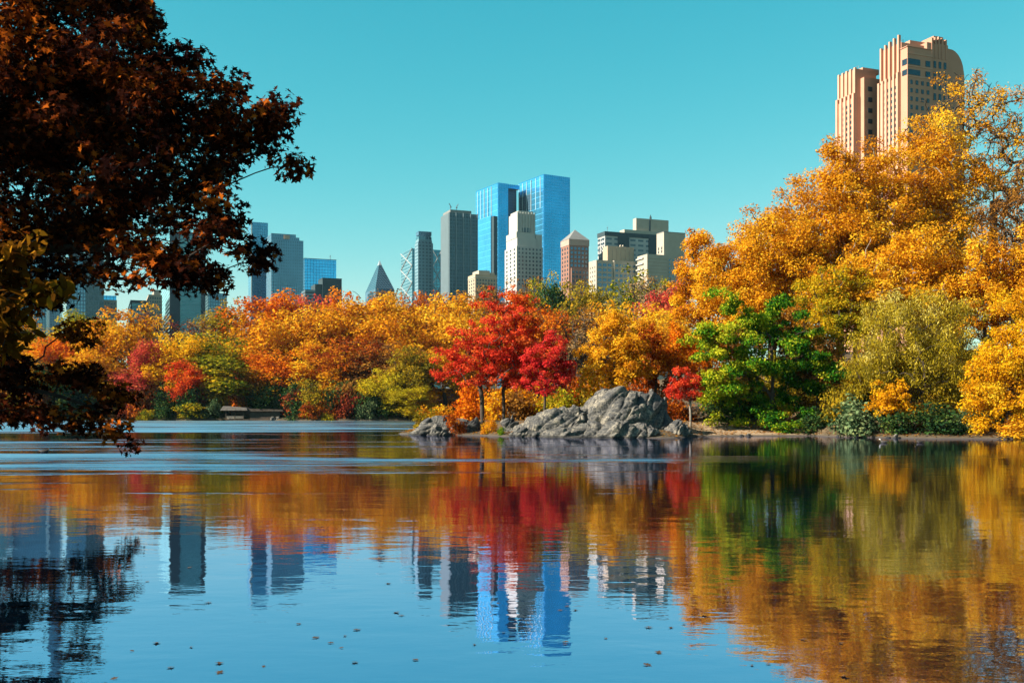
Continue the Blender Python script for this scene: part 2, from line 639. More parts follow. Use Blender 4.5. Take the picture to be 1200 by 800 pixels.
# ---- far shore: (px, top row, half width px, distance, palette, kind, variant, label)
FAR = [
    # back row, crowns under the skyline
    (12, 372, 42, 318, 'amber', 'round', 0, 'amber tree showing through dark leaves above the near branch'),
    (62, 388, 40, 312, 'yellowgreen', 'round', 1, 'yellow green tree behind the lowest dark branch tips'),
    (108, 371, 40, 300, 'yellowgreen', 'round', 2, 'green and yellow treetop under the low grey towers, next to dark leaves'),
    (140, 367, 46, 283, 'amber', 'round', 3, 'broad amber dome below the teal striped tower'),
    (190, 372, 34, 305, 'maroon', 'sparse', 0, 'purplish red bare topped tree at the foot of the teal striped tower'),
    (228, 380, 34, 300, 'brown', 'sparse', 1, 'brownish half bare tree between the maroon treetop and the orange crest'),
    (268, 352, 36, 306, 'olive', 'round', 0, 'olive shoulder of the tall orange crest'),
    (310, 341, 50, 312, 'orange', 'round', 2, 'tall dark orange tree at the foot of the blue grey tower'),
    (358, 342, 34, 322, 'pink', 'round', 1, 'dusty pink treetop at the foot of the dark stepped building'),
    (412, 337, 36, 318, 'orange', 'round', 3, 'deep orange treetop beside the dark stepped building'),
    (438, 330, 36, 335, 'brown', 'sparse', 2, 'thin brown treetop in front of the pyramid roof'),
    (466, 346, 34, 322, 'amber', 'round', 0, 'amber treetop between the pyramid roof and the lattice tower'),
    (498, 338, 34, 328, 'rust', 'round', 1, 'dark rust red treetop at the foot of the lattice tower'),
    (540, 344, 44, 318, 'amber', 'round', 2, 'wide amber treetop in front of the dark grid tower'),
    (572, 338, 30, 332, 'brown', 'sparse', 3, 'thin tawny treetop under the small tan building'),
    (604, 331, 38, 330, 'brown', 'sparse', 0, 'reddish brown bare twigged treetop under the white stepped tower'),
    (634, 334, 26, 318, 'yellowgreen', 'round', 3, 'yellow edged green treetop under the twin glass towers'),
    (651, 340, 24, 312, 'darkgreen', 'tall', 1, 'dark green treetop between yellow and olive crowns'),
    (672, 339, 34, 306, 'olive', 'round', 1, 'olive tree in front of the red brick pyramid topped tower'),
    (708, 348, 38, 318, 'olive', 'sparse', 1, 'thin olive treetop under the tan slab block'),
    (742, 333, 44, 322, 'yellowgreen', 'round', 0, 'olive yellow tree in front of the balconied apartment block'),
    (768, 332, 40, 310, 'grey', 'sparse', 3, 'grey twigged tree with few leaves beside the golden trees'),
    (786, 345, 36, 292, 'pink', 'round', 2, 'salmon pink treetop at the edge of the golden trees'),
    # middle row
    (86, 396, 36, 288, 'orange', 'round', 1, 'orange tree behind the drooping dark branch'),
    (30, 402, 44, 290, 'gold', 'round', 2, 'golden tree glowing between the two dark limbs'),
    (246, 388, 46, 280, 'yellowgreen', 'round', 3, 'yellow green tree with dark ivy trunks above the boathouse'),
    (296, 372, 46, 292, 'amber', 'round', 0, 'amber tree under the dark orange crest'),
    (342, 362, 46, 296, 'gold', 'round', 1, 'golden orange tree under the pink treetop'),
    (384, 354, 46, 298, 'amber', 'round', 3, 'broad amber tree below the dark stepped building'),
    (428, 350, 50, 300, 'gold', 'round', 2, 'big golden tree below the pyramid roof'),
    (474, 366, 44, 290, 'amber', 'round', 1, 'amber tree filling the slope under the lattice tower'),
    (508, 356, 46, 298, 'gold', 'round', 0, 'golden tree below the dark rust treetop'),
    (552, 362, 44, 288, 'gold', 'round', 3, 'golden tree glowing behind the big red maple'),
    (596, 352, 44, 296, 'rust', 'sparse', 2, 'rusty thin tree above the red maples'),
    (630, 366, 40, 285, 'orange', 'round', 2, 'orange tree over the gap between the two red maples'),
    (668, 364, 34, 280, 'brown', 'sparse', 0, 'brown grey bare tree between crimson maple and golden tree'),
    (690, 372, 34, 275, 'grey', 'sparse', 1, 'silver grey leafless tree rising behind the yellow tree on the rock'),
    (726, 362, 40, 285, 'gold', 'round', 1, 'golden treetop above the yellow tree on the rock'),
    (762, 368, 44, 270, 'yellow', 'round', 0, 'yellow tree under the salmon pink treetop'),
    (786, 378, 40, 240, 'gold', 'round', 3, 'golden tree leaning out beside the green tree'),
    # shore row
    (58, 430, 46, 266, 'darkgreen', 'round', 0, 'dark green tree half hidden by the lowest dark branch'),
    (14, 436, 44, 268, 'gold', 'round', 3, 'golden shore tree at the picture edge under dark leaves'),
    (116, 420, 40, 270, 'amber', 'round', 2, 'amber shore tree behind the drooping branch tips'),
    (156, 432, 26, 264, 'pink', 'tall', 0, 'pinkish red shore tree beside the drooping branch tips'),
    (178, 405, 20, 268, 'pink', 'tall', 1, 'slim dusty red tree between amber dome and yellow tree'),
    (200, 396, 40, 272, 'yellow', 'round', 1, 'yellow tree standing over the bright red shrub tree'),
    (212, 427, 24, 262, 'vermilion', 'tall', 2, 'bright vermilion shore tree left of the boathouse'),
    (262, 412, 42, 266, 'yellowgreen', 'tall', 1, 'tall yellow green shore tree right behind the boathouse'),
    (304, 428, 34, 270, 'amber', 'round', 0, 'amber shore tree with low boughs over the boathouse roof'),
    (334, 408, 38, 274, 'orange', 'round', 1, 'orange shore tree with brown shaded side'),
    (352, 446, 26, 263, 'darkgreen', 'round', 2, 'dark green shore tree between two orange trees'),
    (376, 398, 42, 272, 'amber', 'round', 2, 'amber shore tree with bare lower trunk'),
    (398, 440, 28, 264, 'darkgreen', 'round', 1, 'dark green shore tree next to the purple shrub'),
    (414, 392, 44, 276, 'rust', 'round', 3, 'rust brown tree in the middle of the slope'),
    (408, 452, 20, 260, 'sage', 'round', 3, 'grey green shore tree above the purple shrub'),
    (452, 402, 44, 270, 'brown', 'round', 0, 'brown tree rising behind the lemon yellow bush tree'),
    (446, 428, 30, 258, 'lemon', 'round', 1, 'lemon yellow tree reaching down to the water'),
    (486, 404, 26, 262, 'olive', 'tall', 0, 'green topped olive tree next to the lemon yellow tree'),
    (474, 448, 26, 256, 'lemon', 'round', 2, 'lower lemon yellow tree with green shade at the waterside'),
    (522, 404, 40, 268, 'amber', 'round', 3, 'amber tree behind the left boughs of the red maple'),
]


def far_tree(px, top, hw, d, pal, kind, var, label):
    x = (px - CXP) / FX * d
    z = float(ground(x, d)) - .15
    H = zat(top, d) - z
    Wd = hw / FX * d
    tr, cr, H0, R0 = proto(kind, var)
    random.seed(label)
    name = {'sparse': 'bare_twigged_tree', 'tall': 'slender_tree'}.get(kind, 'autumn_tree')
    return place_tree(name, (x, d, z), label, 'tree', tr, cr, PAL[pal], 'trees on the wooded far shore', random.random() * 6.28, Wd / R0 * 1.12, H / H0 * 1.02)


for a in FAR:
    a = list(a)
    if 240 < a[0] < 545:
        a[1] += 13 if a[3] > 300 else 8
    far_tree(*a)


def bush(px, base_py, hw, hpx, d, pal, label, var=0, group='shrubs along the waterside'):
    x = (px - CXP) / FX * d
    z = max(float(ground(x, d)), .0) - .15
    tr, cr, H0, R0 = proto('bush', var)
    random.seed(label + str(px))
    return place_tree('shrub', (x, d, z), label, 'shrub', tr, cr, PAL[pal], group, random.random() * 6.28, hw / FX * d / R0, (hpx / FX * d + .15) / H0)


BUSH = [
    (95, 14, 10, 'olive'), (128, 12, 12, 'brown'), (150, 16, 14, 'maroon'), (172, 12, 12, 'yellowgreen'), (196, 14, 10, 'darkgreen'), (228, 22, 15, 'yellowgreen'),
    (248, 14, 22, 'sage'), (310, 12, 9, 'yellowgreen'), (330, 12, 14, 'sage'), (345, 16, 26, 'darkgreen'), (366, 20, 18, 'rust'), (388, 16, 30, 'darkgreen'),
    (384, 10, 9, 'lemon'), (404, 16, 30, 'maroon'), (418, 12, 22, 'crimson'), (300, 12, 30, 'darkgreen'), (276, 12, 34, 'rust'), (430, 14, 20, 'sage'), (500, 16, 24, 'amber'),
    (70, 16, 18, 'darkgreen'), (40, 18, 16, 'olive'), (10, 18, 18, 'darkgreen')]
BL = {
    95: 'low olive shrub by the drooping branch tips', 128: 'low brown shrub below the pinkish shore tree', 150: 'maroon shrub under the pinkish shore tree',
    172: 'small yellow green shrub between two red trees', 196: 'dark shrub at the foot of the vermilion tree', 228: 'yellow green shrub spreading left of the boathouse',
    248: 'grey green shrub against the boathouse wall', 310: 'small pale shrub in front of the dark boathouse annexe', 330: 'grey green shrub at the end of the boathouse',
    345: 'tall dark shrub between boathouse and rusty shrub', 366: 'rusty orange shrub under the dark green trees', 388: 'tall dark shrub left of the purple shrub',
    384: 'tiny lemon yellow shrub at the water edge', 404: 'purple maroon shrub near the lemon yellow tree', 418: 'dark crimson shrub next to the lemon yellow tree',
    300: 'dark shrub rising behind the boathouse roof', 276: 'rust shrub behind the boathouse gable', 430: 'grey green shrub tucked under the lemon yellow tree',
    500: 'amber shrub at the shore behind the small grey rocks', 70: 'dark shore shrub seen under the drooping branch', 40: 'olive shore shrub under the dark tree', 10: 'dark shore shrub at the picture edge'}
for i, (px, hw, hp, pal) in enumerate(BUSH):
    xs_ = (px - CXP) / FX * 256
    dd = 256.6 + 3 * math.sin(xs_ * .05) + 1.5 * math.sin(xs_ * .17) + (i % 3) * .6 + (2 if hp > 20 else 0) + (6 if 255 < px < 335 else 0)
    bush(px, 0, hw, hp, dd, pal, BL[px], i % 4)

for i in range(36):
    px = -14 + i * 14.6 + (i * 7 % 5)
    xs_ = (px - CXP) / FX * 256
    so_ = 3 * math.sin(xs_ * .05) + 1.5 * math.sin(xs_ * .17)
    bush(px, 0, 15 + (i * 5) % 7, 24 + (i * 11) % 17, (264 if 245 < px < 345 else 259.5 + so_) + (i * 3) % 6, ['darkgreen', 'brown', 'olive', 'darkgreen', 'rust', 'maroon', 'darkgreen', 'amber'][i * 5 % 8],
         'shrub in the shaded thicket behind the waterside shrubs of the far shore', i % 4, 'thicket shrubs of the far shore')

# ---- nearer trees, each shaped from its own crown


def shaped(name, label, base_px, d, ells, pal, n_cl, cl_r, n_leaf, size, trunk_r, trunk_top, cat='tree', group=None, lean=0.0, depth=.85, base_d=0.0,
           bark=None, trunks=None, seed=None, extra=None, limbs=(), **kw):
    """ells: (px, py, rx, ry[, depth offset m[, depth radius m]]) as seen from the lake; trunk_top is the row where the stem dissolves"""
    bx = (base_px - CXP) / FX * d
    bz = float(ground(bx, d + base_d)) - .15
    o = np.array([bx, d + base_d, bz])
    E = []
    for e in ells:
        px, py, rx, ry = e[:4]
        off = e[4] if len(e) > 4 else 0.0
        rxm, rym = rx / FX * d, ry / FX * d
        rd = e[5] if len(e) > 5 else rxm * depth
        q = P(px, py, d)
        E.append((q[0] - bx, q[1] + off - (d + base_d), q[2] - bz, rxm, rd, rym))
    if extra:
        E += extra
    tops = trunks or [(base_px + lean, trunk_top, 0)]
    seed = seed or (sum(map(ord, label)) % 9973)
    rng = np.random.default_rng(seed)
    t0 = tops[0]
    tp = P(t0[0], t0[1], d) - o
    tk = []
    for j in range(7):
        f = j / 6
        q = np.array([tp[0] * f ** 1.25, tp[1] * f, tp[2] * f]) + (rng.normal(size=3) * np.array([.12, .12, 0]) * (j > 0) * min(1, trunk_r * 2))
        tk.append(q)
    lb = [(ti, [P(a_, b_, d) + np.array([0, c_, 0]) - o for a_, b_, c_ in pl]) for ti, pl in limbs]
    tr, cr = build_tree(seed, E, tk, trunk_r, n_cl, cl_r, n_leaf, size, limbs=lb, **kw)
    return place_tree(name, o, label, cat, tr, cr, pal if not isinstance(pal, str) else PAL[pal], group, bark=bark)


# golden giants on the slope behind the peninsula
GG = 'tall golden trees on the slope'
shaped('golden_tree', 'tall golden tree with open crown in front of the brick tower', 1085, 128,
       [(1080, 215, 75, 62), (1050, 262, 80, 60), (1120, 250, 70, 62), (1095, 310, 90, 55), (1030, 215, 48, 44), (1150, 205, 34, 34), (1010, 300, 60, 50), (1090, 165, 50, 34)],
       'gold', 340, 1.45, 68000, 0.274, .55, 190, group=GG, bark=BARKP, tip=.05, outer=.42)
shaped('golden_tree', 'tall golden tree leading the slope towards the open sky', 985, 124,
       [(985, 205, 40, 36), (960, 240, 55, 48), (1000, 250, 70, 55), (925, 275, 60, 50), (985, 300, 80, 56), (945, 330, 70, 44), (1030, 190, 30, 26), (975, 175, 20, 14)],
       'gold', 340, 1.4, 68000, 0.266, .5, 215, group=GG, bark=BARKP, tip=.05, outer=.42)
shaped('golden_tree', 'golden tree with forked dark trunk behind the green tree', 905, 120,
       [(885, 300, 58, 48), (860, 330, 58, 50), (910, 345, 70, 50), (930, 300, 50, 50), (895, 260, 26, 26), (870, 375, 60, 44), (940, 370, 55, 44), (915, 235, 18, 18)],
       'gold', 340, 1.35, 66000, 0.258, .5, 270, group=GG, tip=.05, outer=.42)
shaped('golden_tree', 'amber tree at the low end of the golden slope, next to the tan blocks', 830, 132,
       [(825, 305, 32, 36), (845, 335, 44, 42), (820, 350, 36, 40), (850, 380, 50, 46), (812, 285, 18, 18), (830, 410, 40, 40), (800, 330, 16, 18)],
       'amber', 250, 1.1, 42000, 0.266, .42, 310, group=GG, tip=.05, outer=.42)
shaped('golden_tree', 'broad golden tree low on the slope above the willow', 1040, 112,
       [(1040, 340, 70, 44), (1000, 330, 50, 40), (1100, 345, 60, 44), (1060, 300, 60, 36), (1140, 330, 50, 46)],
       'gold', 260, 1.3, 52000, 0.251, .45, 300, group=GG, bark=BARKP, tip=.05)
shaped('golden_tree', 'half bare golden tree with thin twigs against the sky', 1165, 134,
       [(1120, 130, 62, 48), (1165, 165, 56, 60), (1095, 170, 50, 44), (1190, 130, 34, 40), (1210, 190, 60, 70), (1150, 110, 40, 30)],
       'gold', 330, 1.0, 11900, 0.243, .5, 150, group=GG, tip=.045, bare=.30, twigs=420, outer=.5)
shaped('bare_twigged_tree', 'greyish thin leaved tree at the picture edge under the half bare tree', 1190, 112,
       [(1180, 265, 45, 60), (1215, 250, 60, 70), (1200, 310, 60, 44)],
       'brown', 240, 1.0, 16625, 0.213, .45, 260, group=GG, tip=.05, twigs=320, bare=.2)
shaped('golden_tree', 'golden tree closing the picture edge above the bright yellow tree', 1215, 106,
       [(1215, 350, 60, 55), (1190, 330, 44, 40), (1250, 300, 60, 70), (1150, 300, 26, 34)],
       'gold', 200, 1.1, 31500, 0.251, .45, 300, group=GG, tip=.05)
shaped('autumn_tree', 'yellow green tree between the green tree and the willow', 975, 110,
       [(965, 340, 34, 34), (985, 375, 40, 40), (960, 400, 34, 36), (1000, 330, 22, 24)],
       'yellowgreen', 150, .85, 22750, 0.205, .3, 345, tip=.035,
       tonefn=lambda p_, r_: np.full(len(p_), .14))
shaped('autumn_tree', 'shadowy brown tree in the gap behind the green tree', 960, 108,
       [(950, 425, 40, 40), (975, 450, 36, 40), (920, 400, 40, 40), (860, 420, 50, 50)],
       'brown', 150, .9, 19250, 0.213, .3, 410, tip=.035)

for (px, py, rx, ry, d_, pal, lab) in [
        (895, 445, 34, 34, 117, 'yellowgreen', 'yellow green understorey tree seen through the middle of the green tree'),
        (930, 460, 30, 30, 115, 'olive', 'olive understorey tree behind the right boughs of the green tree'),
        (855, 455, 28, 26, 116, 'yellowgreen', 'yellow green understorey tree behind the left boughs of the green tree'),
        (1002, 352, 30, 34, 111, 'gold', 'golden tree filling the gap between yellow green tree and willow'),
        (1154, 338, 42, 56, 109, 'gold', 'golden tree filling the gap between willow and brilliant yellow tree'),
        (1010, 445, 36, 40, 114, 'amber', 'amber understorey tree behind the left side of the willow'),
        (1140, 420, 30, 50, 108, 'olive', 'olive understorey tree behind the right side of the willow'),
        (1070, 400, 50, 50, 116, 'amber', 'amber tree hidden behind the middle of the willow')]:
    shaped('understorey_tree', lab, px, d_, [(px, py, rx, ry), (px - rx * .5, py + ry * .5, rx * .7, ry * .6), (px + rx * .5, py + ry * .4, rx * .7, ry * .6), (px + 4, py + ry * .9, rx, ry * .5)],
           pal, 110, .85, 15750, 0.205, .2, py, group='understorey trees on the slope', tip=.02)

# the trees round the rock
shaped('red_maple', 'big scarlet maple with forked trunk beside the small grey rocks', 566, 108,
       [(560, 405, 38, 36), (590, 385, 40, 38), (540, 432, 40, 22), (578, 362, 26, 22), (600, 420, 40, 34), (565, 440, 44, 22), (524, 420, 22, 14), (575, 345, 14, 12)],
       'red', 230, .62, 21000, .20, .26, 400, seed=11, tip=.02, lean=-6, outer=.5, flat=.62)
shaped('red_maple', 'vermilion maple on a straight pale trunk between scarlet and crimson maples', 590, 110,
       [(610, 375, 32, 36), (625, 400, 28, 30), (596, 420, 38, 36), (612, 440, 34, 22), (600, 350, 20, 20)],
       'vermilion', 160, .62, 14000, .20, .20, 385, seed=12, tip=.02, outer=.5, flat=.62)
shaped('red_maple', 'crimson maple on a slim trunk above the grey rock', 638, 106,
       [(644, 412, 28, 22), (652, 428, 26, 22), (628, 428, 26, 22), (640, 445, 34, 18), (648, 396, 14, 12), (664, 440, 16, 18), (612, 448, 16, 10)],
       'crimson', 150, .55, 13500, .19, .15, 420, seed=13, tip=.018, outer=.5, flat=.62)


def yel(p_, r_):
    return np.clip(p_[:, 0] * -.05, -.25, .1)


shaped('golden_tree', 'dense golden yellow tree right behind the top of the grey rock', 720, 108,
       [(715, 392, 26, 30), (738, 405, 28, 36), (700, 418, 28, 30), (725, 435, 46, 26), (745, 430, 24, 30), (692, 445, 20, 18), (722, 372, 16, 14)],
       'gold', 190, .7, 19000, .22, .28, 400, seed=14, tip=.02, tonefn=lambda p_, r_: np.clip(-p_[:, 0] * .07 + .05, -.35, .2))  # browner to the right, the crown's shaded side put into the leaf tone
shaped('autumn_tree', 'brown amber tree in shade between the golden tree and the red shrub', 768, 112,
       [(765, 420, 22, 34), (775, 445, 24, 26), (760, 395, 16, 20)],
       'rust', 90, .7, 7000, .22, .2, 410, seed=15, tip=.02)
shaped('red_shrub_tree', 'small bright red tree with twisted stems next to the green tree', 809, 103,
       [(800, 448, 18, 18), (792, 460, 14, 14), (810, 460, 14, 14), (816, 446, 12, 12)],
       'red', 80, .42, 6500, .16, .12, 455, seed=16, tip=.015, tonefn=lambda p_, r_: np.full(len(p_), -.04), bark=BARKP)
shaped('autumn_tree', 'orange tree low behind the small bright red tree', 835, 112,
       [(825, 440, 30, 30), (800, 415, 26, 30), (850, 460, 30, 24), (790, 395, 22, 26)],
       'orange', 120, .75, 9000, .25, .2, 420, seed=17, tip=.02)

# green tree: long boughs that sweep out and down
rngG = np.random.default_rng(5)
boughs = []
for (x0, y0, x1, y1, n_, r0) in [(900, 385, 832, 346, 7, 13), (895, 390, 812, 385, 7, 12), (890, 400, 805, 398, 7, 12), (890, 410, 815, 420, 7, 14), (890, 425, 825, 445, 7, 15),
                                 (890, 440, 832, 465, 7, 15), (890, 455, 838, 482, 7, 15), (905, 380, 912, 350, 4, 15), (910, 400, 950, 385, 5, 15), (915, 410, 965, 415, 5, 15),
                                 (920, 425, 978, 440, 6, 16), (920, 445, 975, 465, 6, 16), (915, 460, 955, 488, 5, 15), (900, 470, 900, 490, 4, 18), (890, 470, 862, 492, 4, 14),
                                 (905, 430, 905, 430, 2, 30), (890, 400, 880, 380, 3, 20), (905, 400, 930, 370, 3, 16)]:
    for j in range(n_):
        f = (j + 1) / n_
        dp_ = rngG.normal() * 1.6
        rr = r0 * (1.15 - .4 * f)
        r0 *= 1.035
        boughs.append((lerp(x0, x1, f) + rngG.normal() * 2, lerp(y0, y1, f) + 6 * math.sin(f * 3.1) * -.4 + rngG.normal() * 2, rr, rr * .62, dp_, 1.2))
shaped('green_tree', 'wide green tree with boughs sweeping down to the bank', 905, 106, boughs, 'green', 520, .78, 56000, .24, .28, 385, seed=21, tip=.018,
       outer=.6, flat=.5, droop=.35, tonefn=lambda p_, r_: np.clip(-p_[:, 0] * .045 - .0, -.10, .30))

# willow and the bright tree at the edge
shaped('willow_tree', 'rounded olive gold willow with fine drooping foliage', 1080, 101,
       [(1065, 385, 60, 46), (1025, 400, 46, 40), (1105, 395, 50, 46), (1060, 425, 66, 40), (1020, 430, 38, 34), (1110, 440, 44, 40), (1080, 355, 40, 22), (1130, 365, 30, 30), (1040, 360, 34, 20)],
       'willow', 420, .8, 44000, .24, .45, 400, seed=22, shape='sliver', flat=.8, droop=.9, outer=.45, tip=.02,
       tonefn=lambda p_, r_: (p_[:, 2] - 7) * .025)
shaped('golden_tree', 'brilliant yellow tree at the picture edge leaning over the water', 1185, 93,
       [(1180, 440, 50, 40), (1160, 465, 40, 34), (1200, 400, 46, 44), (1195, 480, 60, 30), (1165, 420, 30, 26), (1230, 430, 50, 60), (1140, 478, 16, 14), (1190, 360, 24, 26), (1150, 495, 26, 16)],
       'yellow', 280, .8, 42000, .185, .3, 400, seed=23, tip=.02)
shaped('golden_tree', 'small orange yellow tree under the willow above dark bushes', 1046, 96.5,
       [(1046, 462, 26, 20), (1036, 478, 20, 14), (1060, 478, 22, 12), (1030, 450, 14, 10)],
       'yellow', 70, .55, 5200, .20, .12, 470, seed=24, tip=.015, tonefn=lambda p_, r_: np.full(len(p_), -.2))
shaped('golden_tree', 'amber tree in the shade under the willow at the bank', 1105, 100,
       [(1100, 470, 36, 20), (1120, 455, 30, 24), (1085, 485, 24, 12)],
       'olive', 90, .7, 6500, .2, .15, 460, seed=25, tip=.015)
for i, (px, hw, hp, d, pal, lab) in enumerate([
    (1000, 36, 38, 97.5, 'sage', 'grey green leafy bush on the bank beside the green tree'),
    (1060, 26, 26, 95.5, 'darkgreen', 'dark green bush under the small orange yellow tree'),
    (1100, 34, 32, 95, 'darkgreen', 'broad dark green bush under the willow'),
    (1135, 22, 24, 94.5, 'sage', 'grey green bush next to the brilliant yellow tree'),
    (955, 26, 22, 103.5, 'darkgreen', 'dark low bush in the shade of the green tree'),
    (925, 20, 14, 103.5, 'green', 'low green bush at the water under the green tree'),
    (985, 22, 50, 103, 'olive', 'olive bush between green tree and grey green bush'),
    (1160, 30, 34, 97, 'darkgreen', 'dark bush behind the brilliant yellow tree'),
    (1195, 34, 20, 91, 'gold', 'golden bush at the water under the brilliant yellow tree'),
    (535, 13, 20, 104.2, 'rust', 'rusty red low shrub between the small grey rocks'),
    (574, 10, 17, 102.6, 'amber', 'small amber shrub in front of the maple trunks'),
    (588, 5, 8, 100, 'green', 'tiny green tuft at the water by the rock'),
    (560, 24, 48, 122, 'orange', 'tall orange shrub between the forked maple trunk and the far trees'),
    (585, 22, 40, 120, 'amber', 'amber shrub between the two pale maple trunks'),
    (628, 24, 46, 122, 'amber', 'amber shrub behind the slim crimson maple trunk'),
    (672, 24, 50, 121, 'rust', 'rust shrub between rock shoulder and golden tree'),
    (705, 26, 56, 120, 'amber', 'tall amber shrub behind the top of the largest rock'),
    (745, 26, 56, 120, 'rust', 'tall rust shrub behind the shaded end of the largest rock'),
    (500, 20, 22, 119, 'olive', 'olive shrub low behind the dark wedge rock'),
    (515, 26, 24, 121, 'amber', 'amber shrub low behind the small grey rocks'),
    (545, 24, 26, 120, 'orange', 'orange shrub behind the forked maple trunk'),
    (612, 26, 30, 119, 'brown', 'brown shrub behind the straight maple trunk'),
    (655, 26, 36, 118, 'yellowgreen', 'yellow green shrub showing above the rock shoulder'),
    (690, 20, 34, 117, 'olive', 'olive shrub behind the rock under the golden tree'),
    (778, 18, 30, 112, 'brown', 'brown shrub at the shaded end of the rock'),
    (800, 22, 24, 108, 'rust', 'rust shrub under the small bright red tree'),
    (845, 24, 24, 108, 'darkgreen', 'dark bush behind the bare tan bank'),
    (876, 26, 34, 110, 'darkgreen', 'dark bush inside the shade of the green tree'),
    (1025, 30, 40, 104, 'darkgreen', 'dark bush behind the grey green leafy bush'),
]):
    bush(px, 0, hw, hp, d, pal, lab, i % 4, 'shrubs round the rocky point')

# ------------------------------------------------------------------ the big dark tree over the near water
def oakE():
    L = [(60, 60, 150, 100, 0, 3.2), (140, 105, 100, 78, -1, 2.6), (236, 140, 66, 56, -1, 2.2), (300, 160, 46, 34, -.6, 1.6), (335, 155, 24, 20, -.6, 1.0), (60, 190, 120, 80, 0, 3.0),
         (185, 215, 88, 60, -.6, 2.2), (245, 282, 66, 34, -.5, 1.7), (303, 306, 46, 24, -.4, 1.1), (120, 275, 85, 36, 0, 2.2), (205, 324, 66, 20, -.5, 1.3), (10, 300, 60, 80, 0, 2.4), (80, 318, 60, 14, 0, 1.6),
         (5, 425, 50, 34, 0, 1.8), (85, 442, 60, 14, .4, 1.4), (25, 484, 56, 18, .3, 1.5), (95, 490, 60, 20, .2, 1.4), (130, 512, 34, 12, 0, 1.0), (158, 522, 14, 6, 0, .6), (120, 462, 44, 12, 0, 1.0),
         (140, 10, 50, 46, 0, 1.8), (60, -40, 110, 70, 0, 3), (70, 395, 30, 30, .6, 1.2), (340, 200, 18, 12, -.5, .8), (226, 84, 22, 16, -.6, 1.0), (270, 128, 44, 38, -.6, 1.5), (220, 172, 60, 48, -.4, 1.8), (305, 150, 46, 38, -.6, 1.3), (255, 205, 46, 32, -.4, 1.3), (30, 150, 90, 70, .5, 2.5), (120, 150, 90, 60, .5, 2.4), (150, 250, 90, 40, .3, 2.0), (50, 262, 80, 46, .4, 2.2), (272, 272, 36, 26, -.5, 1.1), (290, 222, 36, 22, -.6, 1.0), (262, 240, 30, 24, -.5, 1.0), (200, 318, 50, 24, -.4, 1.3), (243, 322, 30, 18, -.4, 1.0), (140, 318, 52, 18, -.2, 1.4), (8, 450, 46, 34, .2, 1.6), (350, 162, 16, 14, -.6, .8), (318, 212, 22, 14, -.5, .9), (176, 52, 40, 36, -.6, 1.4)]
    # the part of the crown beyond the picture
    L += [(-90, 100, 170, 140, 0, 4.0), (-180, 200, 150, 130, 0, 4.0), (-110, -60, 170, 90, 0, 4), (-90, 330, 90, 110, 0, 3), (-260, 90, 130, 120, 0, 4)]
    return L


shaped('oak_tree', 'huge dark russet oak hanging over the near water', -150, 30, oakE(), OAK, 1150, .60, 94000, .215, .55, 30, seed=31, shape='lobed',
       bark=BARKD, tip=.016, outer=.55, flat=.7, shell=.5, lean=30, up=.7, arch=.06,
       limbs=[(1, [(-125, 430, 0), (-80, 425, .2), (-30, 440, .2), (15, 452, .2), (60, 462, .2), (105, 476, .1), (140, 500, 0)]),
              (2, [(-100, 350, 0), (-50, 320, 0), (10, 300, 0), (70, 292, -.2), (130, 294, -.4), (190, 304, -.5), (245, 306, -.5)]),
              (3, [(-90, 250, 0), (-20, 200, 0), (60, 165, -.3), (140, 150, -.6), (220, 150, -.7), (290, 158, -.6)])])
shaped('hickory_sapling', 'near yellow leaved sapling with large leaves at the picture edge', -170, 12.5,
       [(8, 350, 46, 60, 0, .7), (-60, 340, 70, 90, 0, 1.0), (20, 300, 40, 22, 0, .5), (40, 280, 26, 14, .3, .4), (52, 335, 24, 14, 0, .4), (-20, 400, 50, 30, 0, .6), (-120, 300, 70, 110, 0, 1.0), (30, 398, 22, 18, 0, .3)],
       HICK, 170, .20, 2600, .17, .07, 260, seed=33, lean=70, shape='oval', bark=BARK, tip=.006, outer=.6, flat=.8, up=.3, droop=.3)

# ------------------------------------------------------------------ rocks
rm, k, out = newmat('grey schist')
t = k.new('ShaderNodeTexCoord')
f1 = k.noise(t.outputs['Object'], .7, 6, .65)
f2 = k.noise(t.outputs['Object'], 4.5, 6, .7)
mpr = k.new('ShaderNodeMapping')
mpr.inputs['Rotation'].default_value = (.3, .7, .2)
mpr.inputs['Scale'].default_value = (.5, .5, 5)
k.link(t.outputs['Object'], mpr.inputs[0])
f3 = k.noise(mpr.outputs[0], 1.2, 5, .7)
c = k.ramp(f1, [(.34, (.040, .040, .039)), (.5, (.13, .12, .104)), (.66, (.36, .31, .23))])
c = k.mix(k.ramp(f2, [(.42, .9), (.6, 0.0)]), c, (.022, .025, .029))
c = k.mix(k.ramp(f3, [(.56, 0.0), (.72, .6)]), c, (.40, .35, .27))
zz_ = k.new('ShaderNodeSeparateXYZ')
k.link(t.outputs['Object'], zz_.inputs[0])
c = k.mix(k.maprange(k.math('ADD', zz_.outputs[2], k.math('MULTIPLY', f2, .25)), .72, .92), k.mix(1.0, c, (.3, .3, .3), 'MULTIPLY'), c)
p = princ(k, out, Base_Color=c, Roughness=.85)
b = k.new('ShaderNodeBump')
b.inputs['Distance'].default_value = .10
k.link(k.math('ADD', k.math('MULTIPLY', f2, .6), f3), b.inputs['Height'])
k.link(b.outputs[0], p.inputs['Normal'])


